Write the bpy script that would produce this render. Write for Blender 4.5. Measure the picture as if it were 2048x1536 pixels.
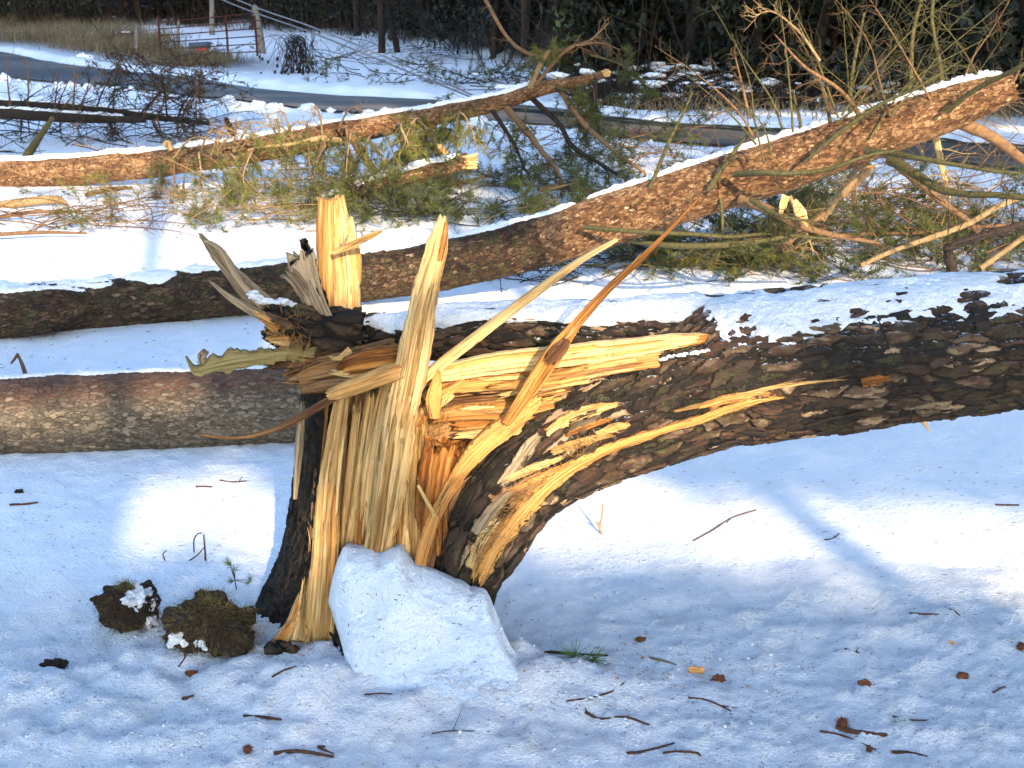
import bpy, math, random
import numpy as np
from mathutils import Vector, Matrix, bvhtree

random.seed(7)
RNG = np.random.default_rng(7)
for o in list(bpy.data.objects): bpy.data.objects.remove(o)
scene = bpy.context.scene
COL = scene.collection

# ------------------------------------------------------------------ camera, light
FPX = 2275.0                       # focal length in photograph pixels (2048 wide)
PITCH = math.radians(14.0)
CAMZ = 1.6
cd = bpy.data.cameras.new('camera'); cam = bpy.data.objects.new('camera', cd); COL.objects.link(cam)
cd.sensor_width = 36.0; cd.lens = 36.0*FPX/2048.0; cd.clip_start = 0.05; cd.clip_end = 600
cam.location = (0, 0, CAMZ); cam.rotation_euler = (math.pi/2-PITCH, 0, 0)
scene.camera = cam
cd.dof.use_dof = True; cd.dof.focus_distance = 3.3; cd.dof.aperture_fstop = 16.0

SUN_AZ = math.radians(165)        # heading of the sun measured from +Y towards +X
SUN_EL = math.radians(20)
SD = np.array([math.sin(SUN_AZ)*math.cos(SUN_EL), math.cos(SUN_AZ)*math.cos(SUN_EL), math.sin(SUN_EL)])
world = bpy.data.worlds.new('World'); scene.world = world; world.use_nodes = True
wn = world.node_tree; wn.nodes.clear()
sky = wn.nodes.new('ShaderNodeTexSky'); sky.sky_type = 'NISHITA'; sky.sun_disc = False
sky.sun_elevation = SUN_EL; sky.sun_rotation = SUN_AZ; sky.air_density = 1.0; sky.dust_density = 0.5; sky.ozone_density = 2.0
bg = wn.nodes.new('ShaderNodeBackground'); bg.inputs[1].default_value = 0.13
wo = wn.nodes.new('ShaderNodeOutputWorld')
wn.links.new(sky.outputs[0], bg.inputs[0]); wn.links.new(bg.outputs[0], wo.inputs[0])
sl = bpy.data.lights.new('sun', 'SUN'); sl.energy = 2.35; sl.angle = math.radians(0.5); sl.color = (1.0, 0.80, 0.55)
so = bpy.data.objects.new('sun', sl); COL.objects.link(so)
so.rotation_euler = Vector((-SD[0], -SD[1], -SD[2])).to_track_quat('-Z', 'Y').to_euler()
scene.view_settings.view_transform = 'Standard'; scene.view_settings.look = 'None'
scene.view_settings.exposure = 2.24; scene.view_settings.gamma = 1.0
scene.view_settings.use_curve_mapping = False

# ------------------------------------------------------------------ maths helpers
FW = np.array([0, math.cos(PITCH), -math.sin(PITCH)]); UP = np.array([0, math.sin(PITCH), math.cos(PITCH)]); RT = np.array([1., 0, 0])
CAM = np.array([0, 0, CAMZ])
def ray(px, py): return FW + RT*((px-1024)/FPX) + UP*((768-py)/FPX)
def P(px, py, Y):
    d = ray(px, py); return CAM + d*(Y/d[1])
def m_per_px(p): return float(np.dot(np.asarray(p)-CAM, FW))/FPX

def _h(ix, iy, iz, s):
    n = (ix*374761393 + iy*668265263 + iz*2147483647 + s*974711) & 0xFFFFFFFF
    n = ((n ^ (n >> 13))*1274126177) & 0xFFFFFFFF
    n = (n ^ (n >> 16)) & 0xFFFFFFFF
    return n/4294967295.0
def vn(p, s=0):
    p = np.asarray(p, float); f = np.floor(p); t = p-f; t = t*t*(3-2*t); i = f.astype(np.int64)
    r = 0
    for a in (0, 1):
        wa = t[..., 0] if a else 1-t[..., 0]
        for b in (0, 1):
            wb = t[..., 1] if b else 1-t[..., 1]
            for c in (0, 1):
                wc = t[..., 2] if c else 1-t[..., 2]
                r = r + wa*wb*wc*_h(i[..., 0]+a, i[..., 1]+b, i[..., 2]+c, s)
    return r*2-1
def fbm(p, o=4, s=0):
    p = np.asarray(p, float); r = 0; a = 1.0
    for k in range(o): r = r + a*vn(p*2**k + 17.3*k, s+k); a *= .5
    return r

def cat_rom(pts, n):
    pts = np.asarray(pts, float); m = len(pts)
    if m == 2:
        t = np.linspace(0, 1, n)[:, None]; return pts[0]*(1-t)+pts[1]*t
    u = np.linspace(0, m-1, n); i = np.clip(np.floor(u).astype(int), 0, m-2); t = (u-i)[:, None]
    ex = np.vstack([2*pts[0]-pts[1], pts, 2*pts[-1]-pts[-2]])
    a, b, c, d = ex[i], ex[i+1], ex[i+2], ex[i+3]
    return .5*((2*b)+(-a+c)*t+(2*a-5*b+4*c-d)*t*t+(-a+3*b-3*c+d)*t**3)

# ------------------------------------------------------------------ terrain
def Hb0(x, y):
    y = np.asarray(y, float); q = y-5.0
    return 0.1*(np.sqrt(q*q+4)+q)/2 - 0.1*(math.sqrt(4+4)-2)/2*0.0 - 0.022 + 0*np.asarray(x, float)
def _g(px, py, H):
    d = ray(px, py); Y = np.exp(np.linspace(math.log(1.0), math.log(200), 1500)); t = Y/d[1]
    X = d[0]*t; Z = CAMZ+d[2]*t; f = Z-H(X, Y); k = np.where(f < 0)[0]
    if len(k) == 0: k = 1499
    else: k = max(1, k[0])
    w = f[k-1]/(f[k-1]-f[k]) if f[k-1] != f[k] else 0
    Yk = Y[k-1]+(Y[k]-Y[k-1])*w
    return CAM + d*(Yk/d[1])
EDGE = np.array([_g(px, py, Hb0) for px, py in [(-500, 62), (0, 62), (300, 52), (500, 60), (700, 72), (850, 95), (1000, 130), (1200, 190), (1400, 208), (1700, 212), (2048, 235), (2600, 300)]])
EDGE = EDGE[np.argsort(EDGE[:, 0])]
def edgeY(x): return np.interp(x, EDGE[:, 0], EDGE[:, 1])
def Hb(x, y):
    d = np.maximum(0, np.asarray(y)-edgeY(x)); return Hb0(x, y) + 0.28*d*d/(d+4.0)
def G(px, py, up=0.0):
    p = _g(px, py, Hb); p[2] += up; return p

FAR = [(-400, 78), (-150, 92), (0, 106), (117, 128), (290, 149), (400, 160), (500, 178), (600, 188), (700, 195), (900, 205), (1100, 219), (1200, 234), (1400, 255), (1600, 268), (1900, 288), (2048, 300), (2500, 335)]
NEAR = [(-400, 118), (-150, 137), (0, 154), (117, 168), (290, 181), (400, 195), (500, 206), (600, 218), (700, 228), (900, 240), (1100, 253), (1200, 272), (1400, 291), (1600, 306), (1900, 328), (2048, 345), (2500, 390)]
RF = np.array([G(*p) for p in FAR]); RN = np.array([G(*p) for p in NEAR])
def roadmask(x, y):
    yf = np.interp(x, RF[:, 0], RF[:, 1]); yn = np.interp(x, RN[:, 0], RN[:, 1]); return yn, yf
STUMP = P(720, 1240, 3.3)
def H(x, y):
    x = np.asarray(x, float); y = np.asarray(y, float); z = Hb(x, y)
    yn, yf = roadmask(x, y)
    inr = ((y > yn-.25) & (y < yf+.4))
    q = np.stack([x, y, 0*x], -1)
    n = .03*fbm(q*.7, 3, 3)*np.clip((y-1)/4, 0, 1) + .012*fbm(q*2.5, 3, 5)
    near = np.clip((3.55-y)/.35, 0, 1)
    ruff = np.clip(near + .35*np.clip((4.6-y)/1.0, 0, 1)*np.clip((x-.1)/.6, 0, 1), 0, 1)
    n = n + ruff*(.012*fbm(q*11, 4, 9) + .005*vn(q*60, 4)) + .0022*fbm(q*22, 2, 11)
    # churned lumps around the stump, left foreground
    lum = np.exp(-(((x-P(400, 1330, 3)[0])/.75)**2 + ((y-2.85)/.35)**2))
    n = n + lum*(.022 + .04*np.abs(vn(q*7, 21)) + .018*vn(q*18, 22))
    # skirt of the snow bank
    n = n + .035*np.exp(-(((x-P(900, 1400, 2.9)[0])/.42)**2+((y-2.86)/.13)**2))*(1+.4*vn(q*16, 41)) + .030*np.exp(-(((x-.12)/.25)**2+((y-2.87)/.10)**2))
    for (ax, ay, ah), (bx_, by_, bh) in zip(_RIDGE[:-1], _RIDGE[1:]):
        dx, dy = bx_-ax, by_-ay; t = np.clip(((x-ax)*dx+(y-ay)*dy)/(dx*dx+dy*dy), 0, 1); dd = (x-ax-t*dx)**2+(y-ay-t*dy)**2
        n = np.maximum(n, (ah+(bh-ah)*t)*np.exp(-dd/.0035)+n*.5+.004*vn(q*30, 47))
    # snow drawn up against the stump
    r2 = (x-STUMP[0])**2+(y-STUMP[1])**2
    n = n + .05*np.exp(-r2/.09)*np.clip(1, 0, 1)
    # little hollows: old footprints on the right
    for fx, fy, rr in ((1560, 1120, .10), (1250, 1150, .08), (1700, 1230, .1), (1350, 1220, .08), (1900, 1130, .12)):
        g = _FP[(fx, fy)]; n = n - .022*np.exp(-(((x-g[0])/rr)**2+((y-g[1])/(rr*.8))**2))
    # ploughed banks
    bn = np.exp(-((y-(yn-.75))/.45)**2)*(.05+.04*vn(q*np.array([1.6, 1.6, 1]), 31)+.04*vn(q*4, 32))*np.clip((y-8)/3, 0, 1)
    bf = np.exp(-((y-(yf+.9))/.5)**2)*(.07+.05*vn(q*1.6, 33)+.05*vn(q*4, 34))
    n = np.where(inr, np.minimum(n, 0)*0-.01, n+bn+bf)
    return z+n
_RIDGE = [(*_g(px, py, Hb0)[:2], h) for px, py, h in ((985, 1310, .055), (1035, 1330, .05), (1100, 1362, .04), (1190, 1392, .028), (1300, 1405, .004))]
_FP = {(a, b): _g(a, b, Hb0) for a, b in ((1560, 1120), (1250, 1150), (1700, 1230), (1350, 1220), (1900, 1130))}
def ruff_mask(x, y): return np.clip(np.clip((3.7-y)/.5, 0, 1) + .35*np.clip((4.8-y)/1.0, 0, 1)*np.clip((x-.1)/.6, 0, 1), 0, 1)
def crumbs(mb, pts, n, r, spread=0.0, seed=0, squash=.6):
    """granular snow: a cluster of small lumps along a path"""
    rg = np.random.default_rng(seed); c = cat_rom(pts, 60)
    for i in range(n):
        p = c[rg.integers(0, 60)]+rg.normal(size=3)*spread*np.array([1, .5, .5]); s_ = r*rg.uniform(.35, 1.2); blob(mb, p, [s_*1.5, s_, s_*squash], .4, n=7, m=9, seed=i+seed)
    return mb
def GH(px, py, up=0.0):
    p = G(px, py); p[2] = float(H(p[0], p[1]))+up; return p

# ------------------------------------------------------------------ materials
class NT:
    def __init__(s, name, disp=None):
        s.m = bpy.data.materials.new(name); s.m.use_nodes = True; s.t = s.m.node_tree; s.t.nodes.clear()
        s.out = s.n('ShaderNodeOutputMaterial'); s.b = s.n('ShaderNodeBsdfPrincipled'); s.l(s.b.outputs[0], s.out.inputs[0])
        s.b.inputs['Specular IOR Level'].default_value = .25
        if disp: s.m.displacement_method = disp
    def n(s, ty, **kw):
        nd = s.t.nodes.new(ty)
        for k, v in kw.items(): setattr(nd, k, v)
        return nd
    def l(s, a, b): s.t.links.new(a, b)
    def set(s, inp, v):
        if isinstance(v, bpy.types.NodeSocket): s.l(v, inp)
        else: inp.default_value = v
    def attr(s, name): return s.n('ShaderNodeAttribute', attribute_name=name).outputs['Vector']
    def mapping(s, v, sc):
        nd = s.n('ShaderNodeMapping'); s.l(v, nd.inputs[0]); nd.inputs['Scale'].default_value = sc; return nd.outputs[0]
    def noise(s, v, scale, detail=4, rough=.55, dist=0, col=False):
        nd = s.n('ShaderNodeTexNoise'); s.l(v, nd.inputs['Vector']); nd.inputs['Scale'].default_value = scale
        nd.inputs['Detail'].default_value = detail; nd.inputs['Roughness'].default_value = rough; nd.inputs['Distortion'].default_value = dist
        return nd.outputs[1 if col else 0]
    def voro(s, v, scale, feature='F1', rnd=1.0):
        nd = s.n('ShaderNodeTexVoronoi', feature=feature); s.l(v, nd.inputs['Vector']); nd.inputs['Scale'].default_value = scale
        nd.inputs['Randomness'].default_value = rnd; return nd
    def math(s, op, a, b=0.5, c=0.0, clamp=False):
        nd = s.n('ShaderNodeMath', operation=op, use_clamp=clamp); s.set(nd.inputs[0], a); s.set(nd.inputs[1], b); s.set(nd.inputs[2], c); return nd.outputs[0]
    def vmath(s, op, a, b):
        nd = s.n('ShaderNodeVectorMath', operation=op); s.set(nd.inputs[0], a); s.set(nd.inputs[1], b); return nd.outputs[0]
    def vscale(s, a, f):
        nd = s.n('ShaderNodeVectorMath', operation='SCALE'); s.set(nd.inputs[0], a); s.set(nd.inputs['Scale'], f); return nd.outputs[0]
    def ramp(s, f, stops, interp='LINEAR'):
        nd = s.n('ShaderNodeValToRGB'); s.l(f, nd.inputs[0]); cr = nd.color_ramp; cr.interpolation = interp
        while len(cr.elements) < len(stops): cr.elements.new(.5)
        for e, (p, c) in zip(cr.elements, stops):
            e.position = p; e.color = (c, c, c, 1) if isinstance(c, (int, float)) else (*c, 1)
        return nd.outputs[0]
    def mix(s, f, a, b, mode='MIX'):
        nd = s.n('ShaderNodeMix', data_type='RGBA', blend_type=mode); s.set(nd.inputs[0], f)
        for i, v in ((6, a), (7, b)):
            if isinstance(v, tuple): v = (*v, 1) if len(v) == 3 else v
            s.set(nd.inputs[i], v)
        return nd.outputs[2]
    def smooth(s, v, a, b):
        nd = s.n('ShaderNodeMapRange', interpolation_type='SMOOTHSTEP'); s.set(nd.inputs[0], v); nd.inputs[1].default_value = a; nd.inputs[2].default_value = b; return nd.outputs[0]
    def col(s, c): s.set(s.b.inputs['Base Color'], c if isinstance(c, bpy.types.NodeSocket) else (*c, 1)); return s
    def rough(s, r): s.set(s.b.inputs['Roughness'], r); return s
    def bump(s, h, dist=.01, st=1.0):
        nd = s.n('ShaderNodeBump'); s.l(h, nd.inputs['Height']); nd.inputs['Distance'].default_value = dist; nd.inputs['Strength'].default_value = st
        s.l(nd.outputs[0], s.b.inputs['Normal']); return s
    def disp(s, h, scale, mid=0.0):
        nd = s.n('ShaderNodeDisplacement'); s.l(h, nd.inputs['Height']); nd.inputs['Scale'].default_value = scale; nd.inputs['Midlevel'].default_value = mid
        s.l(nd.outputs[0], s.out.inputs['Displacement']); return s

def bark_mat(name, cell, stretch, cols, amp, crack=.10, crackcol=(.012, .009, .007), moss=None, mossamt=.5, pale=None, red_up=None, frost=None):
    """flaky pine bark: cell = plate size across the trunk in metres; cols = ramp of plate colours"""
    k = NT(name, 'BOTH'); v = k.attr('rest')
    d = k.vscale(k.vmath('SUBTRACT', k.noise(v, 1/(cell*2.2), 3, .6, col=True), (.5, .5, .5)), cell*1.1)
    vv = k.mapping(k.vmath('ADD', v, d), (1/stretch, 1, 1))
    sc = 1/cell
    e = k.voro(vv, sc, 'DISTANCE_TO_EDGE').outputs['Distance']
    f1 = k.voro(vv, sc, 'F1'); rnd = k.n('ShaderNodeSeparateColor'); k.l(f1.outputs['Color'], rnd.inputs[0])
    big = k.noise(k.mapping(v, (.35, 1, 1)), .16/cell, 3, .6)
    fine = k.noise(k.mapping(v, (.4, 1, 1)), 5/cell, 5, .65)
    e2 = k.voro(k.mapping(k.vmath('ADD', v, k.vscale(d, .6)), (1/stretch, 1, 1)), sc*2.6, 'F1')
    r2 = k.n('ShaderNodeSeparateColor'); k.l(e2.outputs['Color'], r2.inputs[0])
    plate = k.smooth(e, .0, crack*1.6)
    t = k.math('ADD', k.math('MULTIPLY', rnd.outputs[0], .5), k.math('MULTIPLY', r2.outputs[0], .28))
    t = k.math('ADD', t, k.math('MULTIPLY', k.math('SUBTRACT', big, .5), .9)); t = k.math('ADD', t, .12)
    c = k.ramp(t, cols)
    c = k.mix(k.math('MULTIPLY', fine, .75), c, k.ramp(fine, [(0.25, .006), (.75, .35)]), 'OVERLAY')
    if red_up:
        nz = k.n('ShaderNodeSeparateXYZ'); g = k.n('ShaderNodeTexCoord'); k.l(v, nz.inputs[0])
        u = k.math('ADD', nz.outputs[2], k.math('MULTIPLY', k.math('SUBTRACT', big, .5), red_up[2]))
        c = k.mix(k.smooth(u, red_up[0], red_up[1]), c, k.mix(rnd.outputs[1], red_up[3], red_up[4]))
    if pale:
        pm = k.math('MULTIPLY', k.smooth(rnd.outputs[2], pale[0], pale[0]+.04), k.smooth(r2.outputs[1], .35, .5))
        c = k.mix(pm, c, pale[1])
    if moss:
        mn = k.noise(v, .3/cell, 5, .7); mf = k.noise(v, 8/cell, 3, .6)
        c = k.mix(k.math('MULTIPLY', k.smooth(mn, .62-.25*mossamt, .72-.2*mossamt), k.smooth(mf, .42, .6)), c, moss)
    c = k.mix(k.smooth(e, 0, crack), crackcol, c)
    if frost:
        gn_ = k.n('ShaderNodeSeparateXYZ'); k.l(k.n('ShaderNodeNewGeometry').outputs['Normal'], gn_.inputs[0]); fn = k.noise(v, 1.6/cell, 5, .75); fn2 = k.noise(v, 12/cell, 3, .6)
        fz = k.math('ADD', gn_.outputs[2], k.math('ADD', k.math('MULTIPLY', k.math('SUBTRACT', fn, .5), 1.1), k.math('MULTIPLY', k.math('SUBTRACT', fn2, .5), .6)))
        c = k.mix(k.smooth(fz, frost[0], frost[1]), c, (.74, .79, .86))
    h = k.math('MULTIPLY', plate, k.math('ADD', k.math('MULTIPLY', rnd.outputs[0], .8), .5))
    h = k.math('ADD', h, k.math('MULTIPLY', r2.outputs[2], .35)); h = k.math('ADD', h, k.math('MULTIPLY', fine, .45))
    k.col(c).rough(.82); k.disp(h, amp, .6)
    return k.m

def wood_mat(name, a, b, c, fib=.0035, dirt=0.25):
    k = NT(name, 'BUMP'); v = k.attr('rest'); inf = k.n('ShaderNodeObjectInfo')
    vo = k.vmath('ADD', v, k.vscale(inf.outputs['Color'], 0))
    rr = k.n('ShaderNodeCombineXYZ'); k.l(k.math('MULTIPLY', inf.outputs['Random'], 37.0), rr.inputs[0]); k.l(k.math('MULTIPLY', inf.outputs['Random'], 11.0), rr.inputs[1])
    vo = k.vmath('ADD', v, rr.outputs[0])
    w = k.mapping(vo, (.03, 1, 1))
    f = k.noise(w, 1/fib, 4, .6); g = k.noise(k.mapping(vo, (.06, 1, 1)), .17/fib, 3, .6); big = k.noise(k.mapping(vo, (.5, 1, 1)), 14, 4, .65)
    t = k.math('ADD', k.math('MULTIPLY', g, .75), k.math('MULTIPLY', f, .35)); t = k.math('ADD', t, k.math('MULTIPLY', k.math('SUBTRACT', inf.outputs['Random'], .5), .36))
    col = k.ramp(t, [(.30, c), (.46, b), (.58, a), (.8, tuple(min(1, x*1.1) for x in a))])
    col = k.mix(k.smooth(big, .56, .72), col, k.mix(.6, col, c))
    ws = k.noise(k.mapping(vo, (.02, 1, 1)), .55/fib, 2, .5)
    col = k.mix(k.math('MULTIPLY', k.smooth(ws, .56, .63), dirt+.32), col, tuple(x*.4 for x in c))
    k.col(col).rough(.6)
    h = k.math('ADD', k.math('MULTIPLY', f, .6), g)
    k.bump(h, fib*2.6, 1.0)
    return k.m

def simple_mat(name, c1, c2, scale=30, rough=.85, coord='rest', bumpd=.004, stretch=(1, 1, 1), c3=None, amt=None):
    k = NT(name, 'BUMP')
    v = k.attr('rest') if coord == 'rest' else k.n('ShaderNodeTexCoord').outputs['Object']
    v = k.mapping(v, stretch)
    f = k.noise(v, scale, 5, .65); st = [(.3, c1), (.7, c2)]
    if c3: st.append((amt or .78, c3))
    inf = k.n('ShaderNodeObjectInfo')
    c = k.ramp(f, st); c = k.mix(.35, c, k.ramp(inf.outputs['Random'], [(0, .25), (1, .75)]), 'OVERLAY')
    k.col(c).rough(rough); k.bump(f, bumpd); return k.m

M = {}
# --- snow
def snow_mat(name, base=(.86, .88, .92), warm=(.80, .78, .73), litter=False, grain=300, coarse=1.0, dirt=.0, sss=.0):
    k = NT(name, 'BUMP'); tc = k.n('ShaderNodeTexCoord').outputs['Object']
    n1 = k.noise(tc, 45, 5, .62); n2 = k.noise(tc, grain, 3, .6); n3 = k.noise(tc, 6, 3, .5); vo = k.voro(tc, grain*.35).outputs['Distance']
    c = k.mix(k.smooth(n3, .5, .75), base, k.mix(.5, base, warm))
    if dirt:
        dn = k.noise(tc, 26, 6, .75); c = k.mix(k.math('MULTIPLY', k.smooth(dn, .64, .75), dirt), c, (.30, .22, .14))
        dn2 = k.noise(tc, 160, 2, .6); c = k.mix(k.math('MULTIPLY', k.smooth(dn2, .76, .8), dirt*1.2), c, (.08, .05, .03))
    if litter:
        a = k.n('ShaderNodeAttribute', attribute_name='litter').outputs['Fac']
        lm = k.noise(tc, 1.3, 6, .75); lf = k.noise(tc, 9, 5, .7)
        gr = k.ramp(lf, [(.3, (.020, .013, .007)), (.55, (.055, .034, .018)), (.8, (.11, .075, .04))])
        c = k.mix(k.math('MULTIPLY', a, k.smooth(lm, .30, .42)), c, gr)
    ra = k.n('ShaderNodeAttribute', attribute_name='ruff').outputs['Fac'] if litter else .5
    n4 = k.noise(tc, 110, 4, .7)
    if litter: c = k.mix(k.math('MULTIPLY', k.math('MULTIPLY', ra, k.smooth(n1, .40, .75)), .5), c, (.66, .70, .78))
    h = k.math('ADD', k.math('MULTIPLY', n1, 1.0*coarse), k.math('MULTIPLY', n2, .35)); h = k.math('ADD', h, k.math('MULTIPLY', vo, .25)); h = k.math('ADD', h, k.math('MULTIPLY', k.math('MULTIPLY', n4, ra), 1.4))
    k.col(c); k.rough(k.ramp(n2, [(.35, .25), (.6, .75)])); k.bump(h, .017, .9)
    k.b.inputs['Specular IOR Level'].default_value = .45
    if sss:
        k.b.inputs['Subsurface Weight'].default_value = sss; k.b.inputs['Subsurface Radius'].default_value = (.6, .9, 1.2); k.b.inputs['Subsurface Scale'].default_value = .012
    return k.m
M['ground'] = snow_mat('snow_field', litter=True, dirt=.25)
M['snow'] = snow_mat('snow_on_log', coarse=.8)
M['icy'] = snow_mat('icy_old_snow', base=(.72, .76, .82), warm=(.6, .6, .6), grain=130, coarse=1.6, dirt=.5)
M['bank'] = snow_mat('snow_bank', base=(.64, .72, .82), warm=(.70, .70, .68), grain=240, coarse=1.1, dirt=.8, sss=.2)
# --- bark
M['bark_fore'] = bark_mat('dark_plated_bark', .029, 3.4,
    [(.12, (.005, .0045, .0035)), (.38, (.020, .013, .009)), (.54, (.044, .026, .016)), (.66, (.070, .034, .020)), (.80, (.115, .075, .045)), (.96, (.27, .185, .11))],
    .0105, .12, moss=(.050, .050, .020), mossamt=.5, pale=(.90, (.30, .20, .115)), frost=(.97, 1.12))
M['bark_scaly'] = bark_mat('small_scaly_bark', .015, 2.2,
    [(.15, (.055, .042, .030)), (.4, (.115, .090, .062)), (.6, (.175, .138, .096)), (.85, (.29, .22, .145))],
    .0045, .035, crackcol=(.07, .05, .036), red_up=(.07, .15, .12, (.070, .038, .025), (.15, .080, .050)))
M['bark_orange'] = bark_mat('orange_upper_bark', .017, 1.8,
    [(.15, (.050, .023, .011)), (.38, (.12, .056, .024)), (.6, (.23, .115, .050)), (.9, (.42, .26, .135))],
    .0045, .035, crackcol=(.07, .030, .013), pale=(.95, (.44, .29, .16)))
M['bark_mid'] = bark_mat('red_brown_mossy_bark', .022, 2.2,
    [(.15, (.010, .007, .005)), (.4, (.034, .017, .010)), (.62, (.075, .036, .018)), (.9, (.17, .105, .06))],
    .007, .05, crackcol=(.018, .010, .007), moss=(.06, .055, .02), mossamt=.7, pale=(.95, (.26, .17, .11)))
M['bark_stump'] = bark_mat('black_furrowed_bark', .034, 3.5,
    [(.15, (.010, .007, .005)), (.42, (.036, .023, .014)), (.66, (.085, .050, .028)), (.95, (.17, .11, .062))],
    .016, .16, crackcol=(.004, .003, .002), moss=(.05, .055, .02), mossamt=.2)
M['wood_pale'] = wood_mat('fresh_pale_wood', (.66, .44, .19), (.54, .30, .10), (.30, .13, .030))
M['wood_tan'] = wood_mat('tan_torn_wood', (.56, .38, .16), (.42, .25, .085), (.19, .095, .028))
M['wood_orange'] = wood_mat('orange_resin_wood', (.52, .26, .075), (.38, .15, .030), (.13, .042, .008))
M['wood_dark'] = wood_mat('dark_wood_gap_shade', (.28, .15, .06), (.14, .06, .022), (.05, .02, .008))  # dark brown wood; also stands in for shade in the stump's gaps
M['wood_grey'] = wood_mat('weathered_grey_wood', (.30, .23, .145), (.19, .135, .08), (.07, .045, .025))
M['wood_moss'] = wood_mat('olive_mossy_bark_strip', (.27, .22, .09), (.17, .135, .05), (.06, .045, .018))
M['branch_green'] = simple_mat('lichen_green_branch', (.035, .030, .012), (.115, .10, .035), 60, c3=(.26, .26, .12), amt=.72)
M['branch_brown'] = simple_mat('brown_branch', (.09, .045, .02), (.22, .125, .06), 50)
M['branch_tan'] = simple_mat('pale_tan_twig', (.16, .10, .045), (.34, .23, .11), 50)  # lighter tan than the brown branch
M['branch_dark'] = simple_mat('dark_branch', (.010, .007, .005), (.04, .026, .017), 40)
M['twig'] = simple_mat('dead_twig', (.030, .013, .008), (.10, .045, .025), 80, c3=(.16, .10, .06))
def leaf_mat(name, a, b, tr=.25, coord='Object', sc=3):
    k = NT(name, 'BUMP'); tc = k.n('ShaderNodeTexCoord').outputs['Object']
    f = k.noise(tc, sc, 3, .6); c = k.ramp(f, [(.35, a), (.65, b)])
    k.col(c).rough(.55); return k.m
M['needle'] = leaf_mat('olive_pine_needles', (.045, .050, .012), (.155, .150, .030))
M['needle_dark'] = leaf_mat('deep_green_needles', (.026, .036, .011), (.085, .092, .022))
M['needle_fresh'] = leaf_mat('fresh_green_needles', (.05, .11, .03), (.12, .18, .05), sc=20)
M['wood_far'] = leaf_mat('brown_wood_thicket', (.007, .007, .004), (.040, .026, .014), sc=.35)
M['wood_leaf'] = leaf_mat('brown_withered_leaves', (.03, .018, .008), (.11, .075, .030), sc=3)
M['leaf_dark'] = leaf_mat('dark_evergreen_foliage', (.006, .009, .004), (.015, .018, .008), sc=.6)
M['grass_dry'] = leaf_mat('dry_straw_grass', (.045, .036, .020), (.15, .115, .06), sc=1.0)
M['turf'] = simple_mat('peaty_turf', (.008, .005, .003), (.045, .026, .014), 90, bumpd=.02)
M['turf_grass'] = leaf_mat('matted_grass', (.045, .040, .012), (.19, .15, .055), sc=18)
M['rust'] = simple_mat('rust_red_paint', (.035, .010, .007), (.075, .017, .012), 20)
M['brown_leaf'] = simple_mat('dead_leaf', (.055, .020, .010), (.15, .055, .024), 60)
M['chip'] = simple_mat('orange_wood_chip', (.45, .19, .05), (.62, .34, .12), 30, stretch=(.2, 1, 1))
M['trunk_far'] = simple_mat('forest_trunk_bark', (.007, .005, .004), (.026, .018, .013), 9, stretch=(.3, 1, 1))
M['trunk_tan'] = simple_mat('forest_trunk_bark_tan', (.018, .012, .008), (.050, .032, .020), 9, stretch=(.3, 1, 1))
M['post'] = simple_mat('weathered_grey_post', (.08, .07, .055), (.19, .17, .135), 30, stretch=(.15, 1, 1))
M['white'] = simple_mat('white_painted_post', (.45, .46, .50), (.6, .6, .64), 20)
M['cable'] = simple_mat('grey_cable', (.10, .10, .11), (.17, .17, .19), 20)
M['black_cable'] = simple_mat('black_cable', (.01, .015, .014), (.025, .03, .028), 20)
M['blackbox'] = simple_mat('black_metal', (.008, .008, .01), (.016, .016, .018), 20, rough=.5)
M['red'] = simple_mat('bright_red_plastic', (.5, .02, .02), (.6, .04, .03), 20)
M['bluegrey'] = simple_mat('blue_grey_plastic', (.06, .08, .11), (.10, .12, .16), 20)
k = NT('wet_asphalt', 'BUMP'); tc = k.n('ShaderNodeTexCoord').outputs['Object']
n1 = k.noise(tc, 40, 4, .7); n2 = k.noise(k.mapping(tc, (.12, 1, 1)), .9, 4, .6)
c = k.ramp(n2, [(.3, (.028, .030, .033)), (.50, (.070, .068, .064)), (.62, (.15, .125, .10)), (.70, (.05, .05, .052)), (.76, (.42, .43, .46))])
k.col(k.mix(.3, c, k.ramp(n1, [(.3, .3), (.7, .7)]), 'OVERLAY')).rough(.55); k.bump(n1, .006); M['road'] = k.m

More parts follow.
